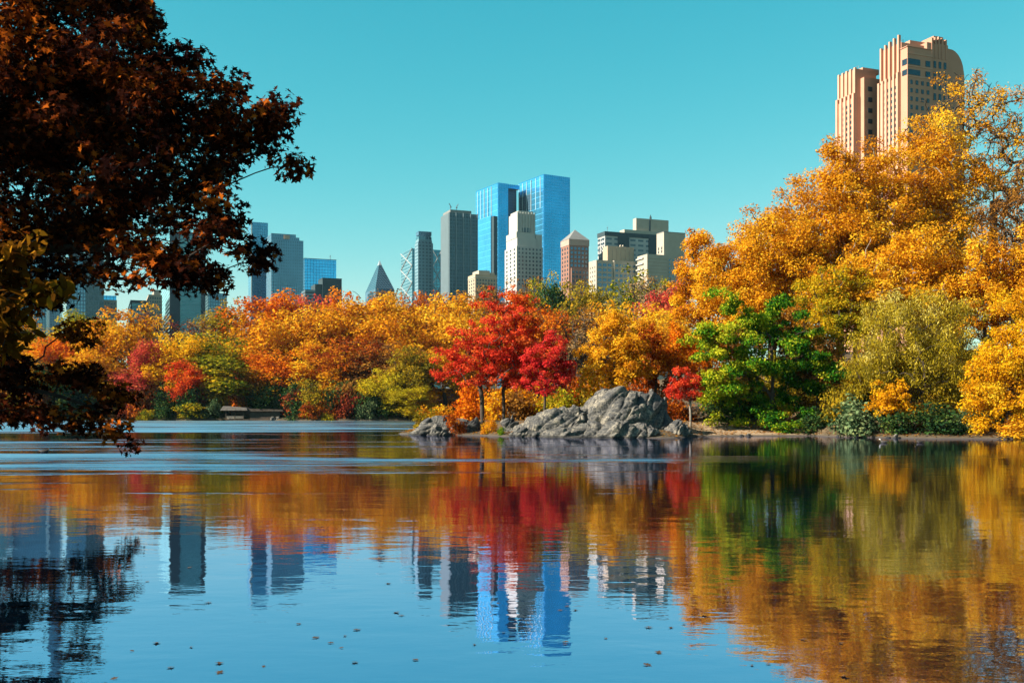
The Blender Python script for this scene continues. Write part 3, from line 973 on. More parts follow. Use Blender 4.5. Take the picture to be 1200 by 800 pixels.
def rock(name, label, px, top, hw, d, ry, seed, power=2.6, ncell=60, amp=.13, nu=170, nv=80, skew=0.0, tilt=1.35):
    rng = np.random.default_rng(seed)
    cx = (px - CXP) / FX * d
    rx = hw / FX * d
    z0 = -.5
    h = zat(top, d) - z0
    u = np.linspace(0, 2 * math.pi, nu, endpoint=False)
    v = np.linspace(0, 1, nv)
    U, Vv = np.meshgrid(u, v)
    fr = 1 + .12 * np.sin(2 * U + seed) + .08 * np.sin(3 * U + seed * 2.3) + .05 * np.sin(5 * U + seed)
    fr /= fr[0].max() * .97
    r = Vv ** .8
    x = np.cos(U) * r * fr * rx
    y = np.sin(U) * r * fr * ry
    z = h * (1 - r ** power) ** (1 / 1.5)
    x = x + skew * z
    Pp = np.stack([x, y, z], -1).reshape(-1, 3)
    # facets: every cell is its own tilted plane
    A = np.array([[.8, .15, .6], [-.1, 1, .1], [-.6, -.1, .8]]) * np.array([[.6], [.9], [1.1]])    # dipping cleavage
    nd = Pp / np.array([rx, ry, h]) ** 2
    nd[:, 2] += .15
    nd /= np.linalg.norm(nd, axis=1)[:, None]
    disp = np.zeros(len(Pp))
    scale = min(rx, ry, h * 1.2)
    for lev, (nc, a_) in enumerate(((ncell, 1.0), (ncell * 4, .38), (ncell * 18, .10))):
        ctr = rng.uniform([-rx, -ry, 0], [rx, ry, h], size=(nc, 3))
        q = Pp @ A.T * np.array([1, 1, 1.6])
        cq = ctr @ A.T * np.array([1, 1, 1.6])
        D = ((q[:, None] - cq[None]) ** 2).sum(-1)
        srt = np.argpartition(D, 1, axis=1)[:, :2]
        d0 = np.take_along_axis(D, srt, 1)
        sw = d0[:, 0] > d0[:, 1]
        near = np.where(sw, srt[:, 1], srt[:, 0])
        d1 = np.sqrt(d0.min(1))
        d2 = np.sqrt(d0.max(1))
        offs = rng.normal(size=nc) * .5
        grad = rng.normal(size=(nc, 3)) * tilt / (scale / (1.3 * (lev + 1)))
        crack = np.exp(-((d2 - d1) / (.05 * scale / (lev + 1))) ** 2)
        disp += a_ * (offs[near] + np.sum(grad[near] * (Pp - ctr[near]), 1).clip(-1.6, 1.6) - .85 * crack)
    Pn = Pp + nd * (disp * amp * scale)[:, None] * np.clip((1.02 - Vv.ravel()) * 9, .15, 1)[:, None]
    Pn[:, 2] = Pn[:, 2].clip(-.3)
    id_ = np.arange(nu * nv).reshape(nv, nu)
    Qd = np.stack([id_[:-1], np.roll(id_[:-1], -1, 1), np.roll(id_[1:], -1, 1), id_[1:]], -1).reshape(-1, 4)[:, ::-1]
    o = link(name, mesh_np(name, Pn, [Qd]), None, rm)
    o.location = (cx, d, z0)
    return tag(o, label, 'rock', 'grey rocks on the point')


rock('rock_outcrop', 'largest grey rock, humped and cracked, rising from the water', 727, 456, 74, 100, 4.6, 3, ncell=46, amp=.075, nu=300, nv=150, power=2.5)
rock('rock_outcrop', 'jagged dark shoulder of rock sloping away below the crimson maple', 648, 475, 60, 100, 3.6, 8, ncell=34, amp=.075, nu=260, nv=120, skew=.55, power=1.7)
rock('rock_slab', 'long low pale slab at the water in front of the largest rock', 712, 496.5, 88, 95.0, 1.9, 5, ncell=18, amp=.15, nu=260, nv=70, power=3)
rock('boulder', 'small dark wedge of rock standing furthest out in the lake', 503, 489.5, 31, 106, 2.0, 13, ncell=18, amp=.10, nu=140, nv=60, skew=.6)
rock('boulder', 'small pointed rock in front of the dark wedge', 513, 498, 17, 103.6, 1.0, 17, ncell=12, amp=.16, nu=100, nv=50)
rock('boulder', 'flat dark boulder behind the rusty low shrub', 545, 490.5, 30, 106, 1.6, 19, ncell=14, amp=.10, nu=110, nv=50)
rock('boulder', 'squat boulder at the foot of the straight maple trunk', 598, 488, 17, 102.5, 1.3, 23, ncell=12, amp=.17, nu=110, nv=50)
rock('boulder', 'low pale stone at the water below the squat boulder', 611, 503.5, 20, 98.3, .9, 29, ncell=12, amp=.14, nu=110, nv=40, power=4)
rock('boulder', 'low dark stone between the pale stone and the long slab', 632, 503, 14, 97.2, .8, 37, ncell=10, amp=.14, nu=90, nv=40)
rock('boulder', 'dark shaded block at the bank end of the largest rock', 789, 494, 22, 97.5, 1.9, 41, ncell=14, amp=.15, nu=120, nv=60, skew=.2)
rock('boulder', 'tiny pale stone at the water beside the white headed duck', 1050, 509, 6, 93.6, .35, 43, ncell=6, amp=.1, nu=40, nv=16)

rngL = np.random.default_rng(77)
lx = rngL.uniform(-12, 62, 26000)
ly = rngL.uniform(84, 122, 26000)
lx = np.concatenate([lx, rngL.uniform(-40, -4, 16000)])
ly = np.concatenate([ly, rngL.uniform(3, 60, 16000)])
lz = ground(lx, ly)
ok = lz > .12
lx, ly, lz = lx[ok], ly[ok], lz[ok]
Pl = np.stack([lx, ly, lz + .03], -1)
Vl, tn, _ = leaves(rngL, Pl, np.full(len(Pl), .05), np.ones(len(Pl), int), .22, 'card', .1, 2.5)
lo_ = link('leaf_litter', mesh_np('leaf_litter', Vl.reshape(-1, 3), [np.arange(len(Vl) * 4).reshape(-1, 4)], tn), None, PAL['brown'])
tag(lo_, 'brown and amber fallen leaves strewn over the bank', 'leaf litter', None, 'stuff')
for i in range(14):
    px = rngL.uniform(800, 1190)
    x_ = (px - CXP) / FX * 98
    y_ = float(np.interp(x_, FXX, FXY)) + rngL.uniform(-.3, 1.2)
    o = rock('boulder', 'small grey stone lying along the waterline of the tan bank', x_ / y_ * FX + CXP, HY + (CH - .10 - .2 * rngL.random()) / y_ * FX, 3.5 + 5 * rngL.random(), y_, .4, 80 + i, ncell=6, amp=.12, nu=26, nv=12)
    o['group'] = 'small stones along the bank'

# bank stones by the far boathouse
for i, (px, hw) in enumerate([(320, 5), (326, 4), (358, 5), (368, 4)]):
    o = rock('boulder', 'small pale stone in the row at the far water edge', px, 488.5, hw, 257.6, .8, 50 + i, ncell=6, amp=.1, nu=30, nv=14)
    o['group'] = 'pale stones at the far water edge'

# ------------------------------------------------------------------ box builder


class MB:
    def __init__(s):
        s.V, s.F = [], []

    def box(s, x0, x1, y0, y1, z0, z1):
        b0 = len(s.V)
        s.V += [(x0, y0, z0), (x1, y0, z0), (x1, y1, z0), (x0, y1, z0), (x0, y0, z1), (x1, y0, z1), (x1, y1, z1), (x0, y1, z1)]
        s.F += [tuple(b0 + i for i in f) for f in ((0, 3, 2, 1), (4, 5, 6, 7), (0, 1, 5, 4), (1, 2, 6, 5), (2, 3, 7, 6), (3, 0, 4, 7))]
        return s

    def poly(s, pts, z0, z1):
        """vertical prism over a plan polygon (counter clockwise)"""
        b0 = len(s.V)
        n_ = len(pts)
        s.V += [(x, y, z0) for x, y in pts] + [(x, y, z1) for x, y in pts]
        s.F += [tuple(range(b0 + n_ - 1, b0 - 1, -1)), tuple(range(b0 + n_, b0 + 2 * n_))]
        s.F += [(b0 + i, b0 + (i + 1) % n_, b0 + n_ + (i + 1) % n_, b0 + n_ + i) for i in range(n_)]
        return s

    def profile(s, pts, y0, y1):
        """prism along y over an x-z outline (counter clockwise seen from -y)"""
        b0 = len(s.V)
        n_ = len(pts)
        s.V += [(x, y0, z) for x, z in pts] + [(x, y1, z) for x, z in pts]
        s.F += [tuple(range(b0, b0 + n_)), tuple(range(b0 + 2 * n_ - 1, b0 + n_ - 1, -1))]
        s.F += [(b0 + (i + 1) % n_, b0 + i, b0 + n_ + i, b0 + n_ + (i + 1) % n_) for i in range(n_)]
        return s

    def pyramid(s, x0, x1, y0, y1, z0, z1, top=.0):
        b0 = len(s.V)
        cx, cy = (x0 + x1) / 2, (y0 + y1) / 2
        if top <= 0:
            s.V += [(x0, y0, z0), (x1, y0, z0), (x1, y1, z0), (x0, y1, z0), (cx, cy, z1)]
            s.F += [tuple(b0 + i for i in f) for f in ((0, 3, 2, 1), (0, 1, 4), (1, 2, 4), (2, 3, 4), (3, 0, 4))]
        else:
            a_, b_ = (x1 - x0) / 2 * top, (y1 - y0) / 2 * top
            s.V += [(x0, y0, z0), (x1, y0, z0), (x1, y1, z0), (x0, y1, z0), (cx - a_, cy - b_, z1), (cx + a_, cy - b_, z1), (cx + a_, cy + b_, z1), (cx - a_, cy + b_, z1)]
            s.F += [tuple(b0 + i for i in f) for f in ((0, 3, 2, 1), (4, 5, 6, 7), (0, 1, 5, 4), (1, 2, 6, 5), (2, 3, 7, 6), (3, 0, 4, 7))]
        return s

    def bar(s, a, b_, w):
        a, b_ = np.array(a, float), np.array(b_, float)
        Vv, Qd = tubes(a[None], b_[None], np.array([w]), np.array([w]), 5)
        b0 = len(s.V)
        s.V += [tuple(v) for v in Vv]
        s.F += [tuple(int(i) + b0 for i in q) for q in Qd]
        return s

    def build(s, name, mat, parent=None, label=None):
        me = bpy.data.meshes.new(name)
        me.from_pydata([tuple(float(c_) for c_ in v) for v in s.V], [], s.F)
        me.update()
        o = link(name, me, parent, mat)
        if label:
            o['label'] = label
        return o


# ------------------------------------------------------------------ boathouse and ducks
WOOD = noisy('dark weathered wood', (.03, .022, .018), (.085, .062, .045), 3, .85)
SHING = noisy('grey shingle', (.10, .085, .075), (.22, .19, .17), 2, .85)
d = 258.0
q = P(262, 492, d)
z0 = float(ground(q[0] + 6, d + 1)) * .3
sh = empty('boathouse', (q[0], d - .6, 0), 'dark wooden boathouse with a low grey roof at the far shore', 'boathouse')
m_ = .215
MB().box(0, 14.8, 0, 3.6, -.4, .35).build('deck', WOOD, sh)
MB().box(1.2, 14.4, 2.9, 3.1, .35, 2.5).build('back_wall', WOOD, sh)
MB().box(6.6, 14.2, .6, .8, .35, 2.3).build('front_wall', WOOD, sh)
for i, x in enumerate((.6, 2.8, 5.0)):
    MB().box(x, x + .18, .25, .43, .35, 2.6).build('post', WOOD, sh)
MB().profile([(-.6, 2.55), (6.3, 2.55), (6.0, 3.2), (.2, 3.65)], -.5, 4.0).build('roof', SHING, sh)
MB().profile([(6.3, 2.32), (15.2, 2.32), (15.0, 2.75), (6.3, 3.0)], -.2, 4.0).build('annexe_roof', WOOD, sh)
MB().box(.8, 5.0, .28, .36, .95, 1.05).box(.8, 5.0, .28, .36, .62, .70).build('railing', noisy('pale rail', (.4, .36, .3), (.5, .46, .4), 2), sh)
MB().box(1.0, 2.2, .7, 1.1, .36, .75).build('bench', SHING, sh)


def loft(rings, k_=10):
    """rings (x, z, ry, rz): a body along x"""
    V_, F_ = [], []
    for (x, z, a_, b_) in rings:
        for j in range(k_):
            t_ = 2 * math.pi * j / k_
            V_.append((x, a_ * math.cos(t_), z + b_ * math.sin(t_)))
    for i in range(len(rings) - 1):
        for j in range(k_):
            F_.append((i * k_ + j, i * k_ + (j + 1) % k_, (i + 1) * k_ + (j + 1) % k_, (i + 1) * k_ + j))
    F_.append(tuple(range(k_ - 1, -1, -1)))
    F_.append(tuple(range((len(rings) - 1) * k_, len(rings) * k_)))
    return V_, F_


def duckmat(name, body, head):
    m, k, out = newmat(name)
    t = k.new('ShaderNodeTexCoord')
    s_ = k.new('ShaderNodeSeparateXYZ')
    k.link(t.outputs['Object'], s_.inputs[0])
    f = k.maprange(s_.outputs[2], .17, .20)
    nn_ = k.noise(t.outputs['Object'], 25, 3)
    c_ = k.mix(f, k.mix(nn_, body, tuple(v * .6 for v in body)), head)
    princ(k, out, Base_Color=c_, Roughness=.6)
    return m


BILL = noisy('duck bill', (.45, .25, .03), (.5, .3, .05), 10, .5)


def duck(px, py, rz, label, mat):
    dd = CH * FX / (py - HY)
    o = empty('duck', ((px - CXP) / FX * dd, dd, 0), label, 'duck', 'ducks on the lake', rz)
    # tail, body, breast, neck and head as one body: body then neck lofted along a bent spine
    V_, F_ = loft([(-.30, .13, .01, .008), (-.24, .10, .06, .03), (-.14, .07, .11, .075), (0, .06, .13, .10), (.12, .07, .115, .095), (.19, .10, .08, .08), (.215, .15, .05, .055), (.225, .19, .042, .04),
                       (.245, .225, .045, .045), (.275, .235, .042, .042), (.305, .235, .028, .03), (.32, .233, .012, .014)], 12)
    me = bpy.data.meshes.new('body')
    me.from_pydata(V_, [], F_)
    me.polygons.foreach_set('use_smooth', [True] * len(me.polygons))
    me.update()
    link('body', me, o, mat)
    V_, F_ = loft([(.305, .228, .016, .012), (.34, .222, .018, .008), (.372, .219, .014, .005)], 8)
    me = bpy.data.meshes.new('bill')
    me.from_pydata(V_, [], F_)
    me.update()
    link('bill', me, o, BILL)
    o.scale = (1.15, 1.15, 1.15)
    return o


DK = duckmat('dark duck plumage', (.03, .022, .018), (.012, .02, .015))
LT = duckmat('pale duck plumage', (.06, .05, .045), (.75, .72, .66))
duck(52, 530, .2, 'dark duck swimming under the drooping oak branch', DK)
duck(1036, 518.5, 2.9, 'white headed duck swimming by the bank bushes', LT)
duck(1078, 518.5, 3.0, 'dark duck swimming along the bank by the brilliant yellow tree', DK)

# floating leaves
rng = np.random.default_rng(9)
lv = SH['lobed'] * np.array([1, 1, .35])
lv[:, 2] += .02
LM = [mesh_np('fallen_leaf', lv * s_, [np.arange(len(lv))[None]]) for s_ in (.06, .085, .11)]
for me in LM:
    me.materials.append(FLOAT_L)
pts = [(400, 759), (487, 773), (222, 665), (309, 781), (134, 795), (244, 706), (224, 758), (200, 782), (370, 747), (710, 748), (350, 731), (455, 684), (590, 741), (416, 776), (760, 735), (335, 562)]
while len(pts) < 62:
    px, py = rng.uniform(150, 1000), 560 + 235 * rng.random() ** .8
    if py > 700 or px < 800:
        pts.append((px, py))
for i, (px, py) in enumerate(pts):
    dd = CH * FX / (py - HY)
    o = link('fallen_leaf', LM[i % 3])
    o.location = ((px - CXP) / FX * dd, dd, .006)
    o.rotation_euler = (rng.normal() * .08, rng.normal() * .08, rng.random() * 6.28)
    tag(o, 'small brown fallen leaf floating on the calm water', 'leaf', 'fallen leaves floating on the lake')
me = mesh_np('leaf_cluster', np.concatenate([lv * .26, lv * .24 * np.array([1, -1, 1.6]) + np.array([.12, .06, .012]), lv * .22 + np.array([-.13, .03, .02])]),
             [np.arange(3 * len(lv)).reshape(3, -1)])
o = link('leaf_cluster', me, None, FLOAT_L)
dd = CH * FX / (607 - HY)
o.location = ((270 - CXP) / FX * dd, dd, .006)
tag(o, 'dark clump of leaves drifting alone, larger than the other floating leaves', 'leaf clump')

# ------------------------------------------------------------------ skyline


def gridmat(name, glass, glass2, frame, cw, chh, mort, rough=.12, metallic=.75, offset=0.0, framerough=.5):
    m, k, out = newmat(name)
    t = k.new('ShaderNodeTexCoord')
    s_ = k.new('ShaderNodeSeparateXYZ')
    k.link(t.outputs['Object'], s_.inputs[0])
    cb = k.new('ShaderNodeCombineXYZ')
    k.link(k.math('ADD', s_.outputs[0], s_.outputs[1]), cb.inputs[0])
    k.link(s_.outputs[2], cb.inputs[1])
    br = k.new('ShaderNodeTexBrick')
    br.offset = offset
    br.squash = 1.0
    k.link(cb.outputs[0], br.inputs['Vector'])
    br.inputs['Color1'].default_value = (*glass, 1)
    br.inputs['Color2'].default_value = (*glass2, 1)
    br.inputs['Mortar'].default_value = (*frame, 1)
    br.inputs['Scale'].default_value = 1
    br.inputs['Mortar Size'].default_value = mort
    br.inputs['Mortar Smooth'].default_value = .1
    br.inputs['Brick Width'].default_value = cw
    br.inputs['Row Height'].default_value = chh
    big = k.noise(t.outputs['Object'], .03, 3)
    c_ = k.mix(.35, br.outputs['Color'], k.ramp(big, [(.35, (.6, .6, .6)), (.65, (1.25, 1.25, 1.25))]), 'MULTIPLY')
    inv = k.math('SUBTRACT', 1.0, br.outputs['Fac'])
    p = princ(k, out, Base_Color=c_, Metallic=k.math('MULTIPLY', inv, metallic),
              Roughness=k.math('ADD', k.math('MULTIPLY', br.outputs['Fac'], framerough), rough))
    return m


class Bld:
    """building whose nearest corner, left edge and right edge are seen at columns xc, xl, xr at distance d; local x runs along the front, y into depth"""
    def __init__(s, name, label, cat, xl, xc, xr, d, theta=22):
        s.th = math.radians(theta)
        s.d = d
        c_ = np.array([(xc - CXP) / FX * d, d])
        s.c = c_

        def hit(px, dr):
            r = (px - CXP) / FX
            # c + s*dr = l*(r,1)
            A = np.array([[dr[0], -r], [dr[1], -1.0]])
            return float(np.linalg.solve(A, -c_)[0])
        s.w = hit(xr, np.array([math.cos(s.th), math.sin(s.th)]))
        s.dp = hit(xl, np.array([-math.sin(s.th), math.cos(s.th)])) if xl is not None and xl < xc else s.w
        s.xl, s.xc, s.xr = xl, xc, xr
        s.root = empty(name, (c_[0], c_[1], 0), label, cat, None, s.th)
        s.gz = 3.0
        s.nw = 0

    def z(s, py):
        return zat(py, s.d)

    def fx(s, px):
        """local x on the front plane seen at column px"""
        r = (px - CXP) / FX
        A = np.array([[math.cos(s.th), -r], [math.sin(s.th), -1.0]])
        return float(np.linalg.solve(A, -s.c)[0])

    def ly(s, px):
        r = (px - CXP) / FX
        A = np.array([[-math.sin(s.th), -r], [math.cos(s.th), -1.0]])
        return float(np.linalg.solve(A, -s.c)[0])

    def windows(s, mat, face, u0, u1, zt, zb, nu, nz, fw=.55, fh=.5, plane=0.0, proud=.12, name='window', skip=None):
        """one mesh per window, sharing its data; past 100 on the building the rest is one part"""
        du, dz = (u1 - u0) / nu, (zt - zb) / nz
        w_, h_ = du * fw, dz * fh
        me = None
        rest = MB()
        for j in range(nz):
            for i in range(nu):
                if skip and skip(i, j):
                    continue
                u = u0 + (i + .5) * du
                z = zt - (j + .5) * dz
                if s.nw < 100:
                    if me is None:
                        mb = MB()
                        if face == 'f':
                            mb.box(-w_ / 2, w_ / 2, -proud, .05, -h_ / 2, h_ / 2)
                        else:
                            mb.box(-proud, .05, -w_ / 2, w_ / 2, -h_ / 2, h_ / 2)
                        o = mb.build(name, mat, s.root)
                        me = o.data
                    else:
                        o = link(name, me, s.root)
                    o.location = (u, plane, z) if face == 'f' else (plane, u, z)
                    s.nw += 1
                elif face == 'f':
                    rest.box(u - w_ / 2, u + w_ / 2, plane - proud, plane + .05, z - h_ / 2, z + h_ / 2)
                else:
                    rest.box(plane - proud, plane + .05, u - w_ / 2, u + w_ / 2, z - h_ / 2, z + h_ / 2)
        if rest.V:
            o = rest.build('more_windows', mat, s.root)
            o['kind'] = 'stuff'


def stone(name, c, var=.82, scale=.12):
    m, k, out = newmat(name)
    t = k.new('ShaderNodeTexCoord')
    f = k.noise(t.outputs['Object'], scale, 5, .65)
    c_ = k.ramp(f, [(.3, tuple(v * var for v in c)), (.7, c)])
    princ(k, out, Base_Color=c_, Roughness=.85)
    return m


WIN = noisy('window glass dark', (.02, .03, .04), (.06, .08, .10), .3, .15, .3, spec=.6)
WINB = noisy('window glass blue', (.05, .10, .16), (.10, .20, .30), .3, .12, .5, spec=.7)
WHITE = stone('pale limestone', (.42, .41, .38))
TAN = stone('tan brick', (.42, .325, .225))
BEIGE = stone('beige concrete', (.40, .345, .275))
BRICK = stone('red brick', (.26, .125, .09))
ORB = stone('pinkish orange brick', (.49, .25, .165))
ORL = stone('pale cast stone', (.55, .305, .21))
DARK = stone('dark slate cladding', (.025, .05, .062))
ROOFG = stone('grey metal roof', (.20, .20, .195))
STEEL = noisy('antenna steel', (.12, .12, .13), (.2, .2, .21), 1, .5, .6)
G_AZ = gridmat('azure curtain wall', (.02, .33, .62), (.03, .37, .68), (.018, .27, .52), 3.0, 3.9, .18, .08, .85)
G_AZ_LIT = gridmat('lit side azure curtain wall', (.09, .52, .84), (.12, .58, .90), (.05, .34, .62), 3.2, 7.8, .25, .08, .85)  # lighter copy of the azure glass, brightness of the lit sides put into its colour
G_CY = gridmat('bright blue curtain wall', (.05, .44, .82), (.06, .50, .90), (.03, .30, .60), 4.0, 4.0, .25, .08, .85)
G_GB = gridmat('grey blue curtain wall', (.11, .25, .36), (.14, .30, .42), (.06, .13, .19), 3.0, 4.0, .5, .15, .7)
G_SB = gridmat('soft blue curtain wall', (.07, .28, .44), (.09, .32, .50), (.05, .20, .32), 3.0, 4.0, .3, .12, .75)
G_TL = gridmat('teal banded glazing', (.025, .13, .17), (.05, .18, .22), (.16, .40, .43), 60.0, 4.6, 1.5, .12, .6)
G_DK = gridmat('dark grid facade', (.018, .055, .08), (.035, .08, .11), (.07, .135, .17), 4.2, 4.4, .5, .2, .3)
G_LT = gridmat('lattice tower glass', (.05, .20, .27), (.07, .26, .34), (.16, .30, .34), 5.0, 4.4, .5, .12, .7)
G_SL = gridmat('slab tower windows', (.02, .08, .12), (.04, .12, .17), (.15, .26, .31), 4.6, 4.2, 1.1, .15, .5)
G_PY = gridmat('pyramid glazing', (.05, .15, .21), (.07, .19, .26), (.05, .10, .13), 4.0, 3.0, .35, .15, .8)
G_BK = gridmat('balcony bands', (.06, .08, .09), (.10, .12, .13), (.40, .36, .31), 8.0, 3.4, 1.3, .3, .2)


def antenna(mb, x, y, z, h, r=.35):
    mb.bar((x, y, z), (x, y, z + h), r)
    mb.bar((x - h * .14, y, z + h * .7), (x + h * .14, y, z + h * .82), r * .8)
    return mb


# low grey blocks behind the oak
B = Bld('office_tower', 'teal grey tower at the picture edge behind oak leaves', 'building', -14, -6, 15, 1300)
MB().box(0, B.w, 0, B.dp, B.gz, B.z(318)).build('facade', G_TL, B.root)
MB().box(2, B.w - 3, 2, B.dp - 2, B.z(318), B.z(313)).build('penthouse', DARK, B.root)
B = Bld('office_tower', 'wide blue grey tower behind the near yellow leaves', 'building', 14, 20, 58, 1400)
MB().box(0, B.w, 0, B.dp, B.gz, B.z(302)).build('facade', G_GB, B.root)
MB().box(3, B.w - 8, 2, B.dp - 2, B.z(302), B.z(297)).build('penthouse', DARK, B.root)
B = Bld('skyscraper', 'very slender blue grey skyscraper hidden behind the oak crown', 'skyscraper', 58, 61, 73, 1600)
MB().box(0, B.w, 0, B.dp, B.gz, B.z(205)).box(.8, B.w - .8, .8, B.dp - .8, B.z(205), B.z(165)).build('facade', G_GB, B.root)
MB().box(2, B.w - 3, 2, B.dp - 3, B.z(165), B.z(161)).build('crown', ROOFG, B.root)
B = Bld('office_tower', 'grey glass office tower showing between dark oak leaves', 'building', 78, 84, 104, 1300)
MB().box(0, B.w, 0, B.dp, B.gz, B.z(330)).build('facade', G_GB, B.root)
MB().box(B.w * .2, B.w * .8, 2, B.dp - 2, B.z(330), B.z(325)).build('penthouse', DARK, B.root)
B = Bld('office_tower', 'dark slab beside the grey glass tower behind oak leaves', 'building', 100, 104, 120, 1250)
MB().box(0, B.w, 0, B.dp, B.gz, B.z(342)).build('facade', G_DK, B.root)
MB().box(B.w * .3, B.w * .7, 2, B.dp - 2, B.z(342), B.z(338)).build('penthouse', DARK, B.root)
B = Bld('office_building', 'pale low block with a blue top floor behind oak leaves', 'building', 116, 121, 137, 1200)
MB().box(0, B.w, 0, B.dp, B.gz, B.z(351)).build('wall', BEIGE, B.root)
MB().box(.6, B.w - .6, .6, B.dp - .6, B.z(351), B.z(346)).build('top_floor', G_CY, B.root)
B.windows(WIN, 'f', 1, B.w - 1, B.z(353), B.z(372), 4, 4)
B = Bld('office_building', 'small dark framed teal block behind oak leaves', 'building', 150, 153, 171, 1200)
MB().box(0, B.w, 0, B.dp, B.gz, B.z(354)).build('facade', G_TL, B.root)
MB().box(0, 1.5, -1, .0, B.gz, B.z(352)).build('corner_pier', DARK, B.root)
MB().box(B.w - 1.5, B.w, -1, .0, B.gz, B.z(352)).build('corner_pier', DARK, B.root)
MB().box(-.2, B.w + .2, -1.2, B.dp, B.z(354), B.z(351.5)).build('roof', DARK, B.root)
B = Bld('apartment_building', 'brownish low apartment house left of the teal striped tower', 'building', 170, 174, 190, 1150)
MB().box(0, B.w, 0, B.dp, B.gz, B.z(345)).build('wall', TAN, B.root)
MB().box(B.w * .4, B.w * .9, 2, B.dp - 2, B.z(345), B.z(339)).build('penthouse', BEIGE, B.root)
B.windows(WIN, 'f', 1, B.w - 1, B.z(347), B.z(372), 5, 6)
B = Bld('office_tower', 'teal striped tower with dark corner columns between oak leaves', 'building', 186, 200, 240, 1150)
MB().box(0, B.w, 0, B.dp, B.gz, B.z(274)).build('facade', G_TL, B.root)
x1 = B.fx(211)
MB().box(-1, x1, -1.5, 3, B.gz, B.z(271)).build('corner_column', DARK, B.root)
MB().box(B.w - 4, B.w + .5, -1.2, 3, B.gz, B.z(272)).build('corner_column', DARK, B.root)
MB().box(2, B.w - 2, 4, B.dp - 3, B.z(274), B.z(270)).build('penthouse', DARK, B.root)
B = Bld('office_tower', 'grey blue block right of the teal striped tower', 'building', 240, 244, 266, 1300)
MB().box(0, B.w, 0, B.dp, B.gz, B.z(343)).build('facade', G_GB, B.root)
MB().box(B.w * .1, B.w * .6, 2, B.dp - 2, B.z(343), B.z(340)).build('penthouse', DARK, B.root)
B = Bld('office_tower', 'slim grey blue tower behind the oak leaf tips', 'building', 291, 295, 314, 1450)
MB().box(0, B.w, 0, B.dp, B.gz, B.z(260)).build('facade', G_SB, B.root)
MB().box(-.8, .8, -.8, .8, B.gz, B.z(259)).build('corner_fin', WHITE, B.root)
B = Bld('office_tower', 'broad blue grey tower with stepped top behind the oak leaf tips', 'building', 312, 318, 355.5, 1350)
MB().box(0, B.w, 0, B.dp, B.gz, B.z(280)).build('facade', G_GB, B.root)
MB().box(0, B.fx(351), 1, B.dp - 1, B.z(280), B.z(276.5)).box(0, B.fx(347), 1.5, B.dp - 2, B.z(276.5), B.z(273)).build('stepped_top', G_GB, B.root)
me_ = MB()
me_.poly([(B.fx(338) + 5 * math.cos(a_), B.fx(338) * 0 - .5 + 0 * a_ + .0) if False else (B.fx(336) + 4 * math.cos(a_), -.3 + .3 * math.sin(a_)) for a_ in np.linspace(0, 6.283, 12, endpoint=False)], B.z(279), B.z(274.5))
me_.build('roof_emblem', stone('emblem bronze', (.5, .3, .2)), B.root)
B = Bld('office_tower', 'bright sky blue glass box with a roof mast', 'building', 355.5, 357, 394, 1400)
MB().box(0, B.w, 0, B.dp, B.gz, B.z(303)).build('facade', G_CY, B.root)
antenna(MB(), B.fx(387.5), 3, B.z(303), 7).build('antenna', STEEL, B.root)
MB().box(-.3, B.w + .3, -.3, B.dp, B.z(303), B.z(302.3)).build('roof', ROOFG, B.root)
B = Bld('office_building', 'dark stepped building in front of the bright blue glass box', 'building', 356, 358, 400.5, 1100)
x1 = B.fx(369.5)
x2 = B.fx(378)
MB().box(x2, B.w, 0, 24, B.gz, B.z(325)).box(x1, x2, 1, 24, B.gz, B.z(332)).build('wall', DARK, B.root)
MB().box(0, x1, 2, 24, B.gz, B.z(339)).build('lower_wing', gridmat('dark banded windows', (.10, .16, .20), (.13, .19, .23), (.03, .045, .055), 30, 3.6, .9, .3, .2), B.root)
MB().box(x2 - .2, B.w + .2, -.2, 24.2, B.z(325), B.z(324.4)).build('roof', DARK, B.root)
B = Bld('office_tower', 'grey glass pyramid roof rising above the orange trees', 'building', 428, 440, 462, 1500)
MB().box(0, B.w, 0, B.dp, B.gz, B.z(338)).build('wall', G_GB, B.root)
MB().pyramid(0, B.w, 0, B.dp, B.z(338), B.z(307), .14).build('roof', G_PY, B.root)
MB().pyramid(B.w * .42, B.w * .58, B.dp * .42, B.dp * .58, B.z(307.2), B.z(300.5)).build('spire', stone('lead spire', (.26, .33, .36)), B.root)
# lattice tower
B = Bld('office_tower', 'blue glass tower with white diagonal lattice', 'building', 470, 483, 518, 1400)
MB().box(0, B.w, 0, B.dp, B.gz, B.z(291)).build('facade', G_LT, B.root)
WST = stone('white steel', (.30, .33, .34))
zt, zb = B.z(291), B.z(351)
nb = 3
for (fa, u0, u1) in (('f', B.fx(507), B.w), ('l', 0, B.dp)):
    lat = MB()
    for j in range(nb):
        za, zc = lerp(zb, zt, j / nb), lerp(zb, zt, (j + 1) / nb)
        for (a_, b_) in (((u0, za), (u1, zc)), ((u1, za), (u0, zc))):
            if fa == 'f':
                lat.bar((a_[0], -.4, a_[1]), (b_[0], -.4, b_[1]), .75)
            else:
                lat.bar((-.4, a_[0], a_[1]), (-.4, b_[0], b_[1]), .75)
    lat.build('diagonal_lattice', WST, B.root)
B = Bld('office_tower', 'blue gridded tower with stepped crown in front of the lattice tower', 'building', 486, 490, 507.5, 1300)
MB().box(0, B.w, 0, B.dp, B.gz, B.z(284)).box(.8, B.fx(506.5), .6, B.dp - 1, B.z(284), B.z(281)).build('facade', G_SL, B.root)
MB().box(B.fx(491), B.fx(506), .9, B.dp - 1.5, B.z(281), B.z(276.5)).build('crown', G_LT, B.root)
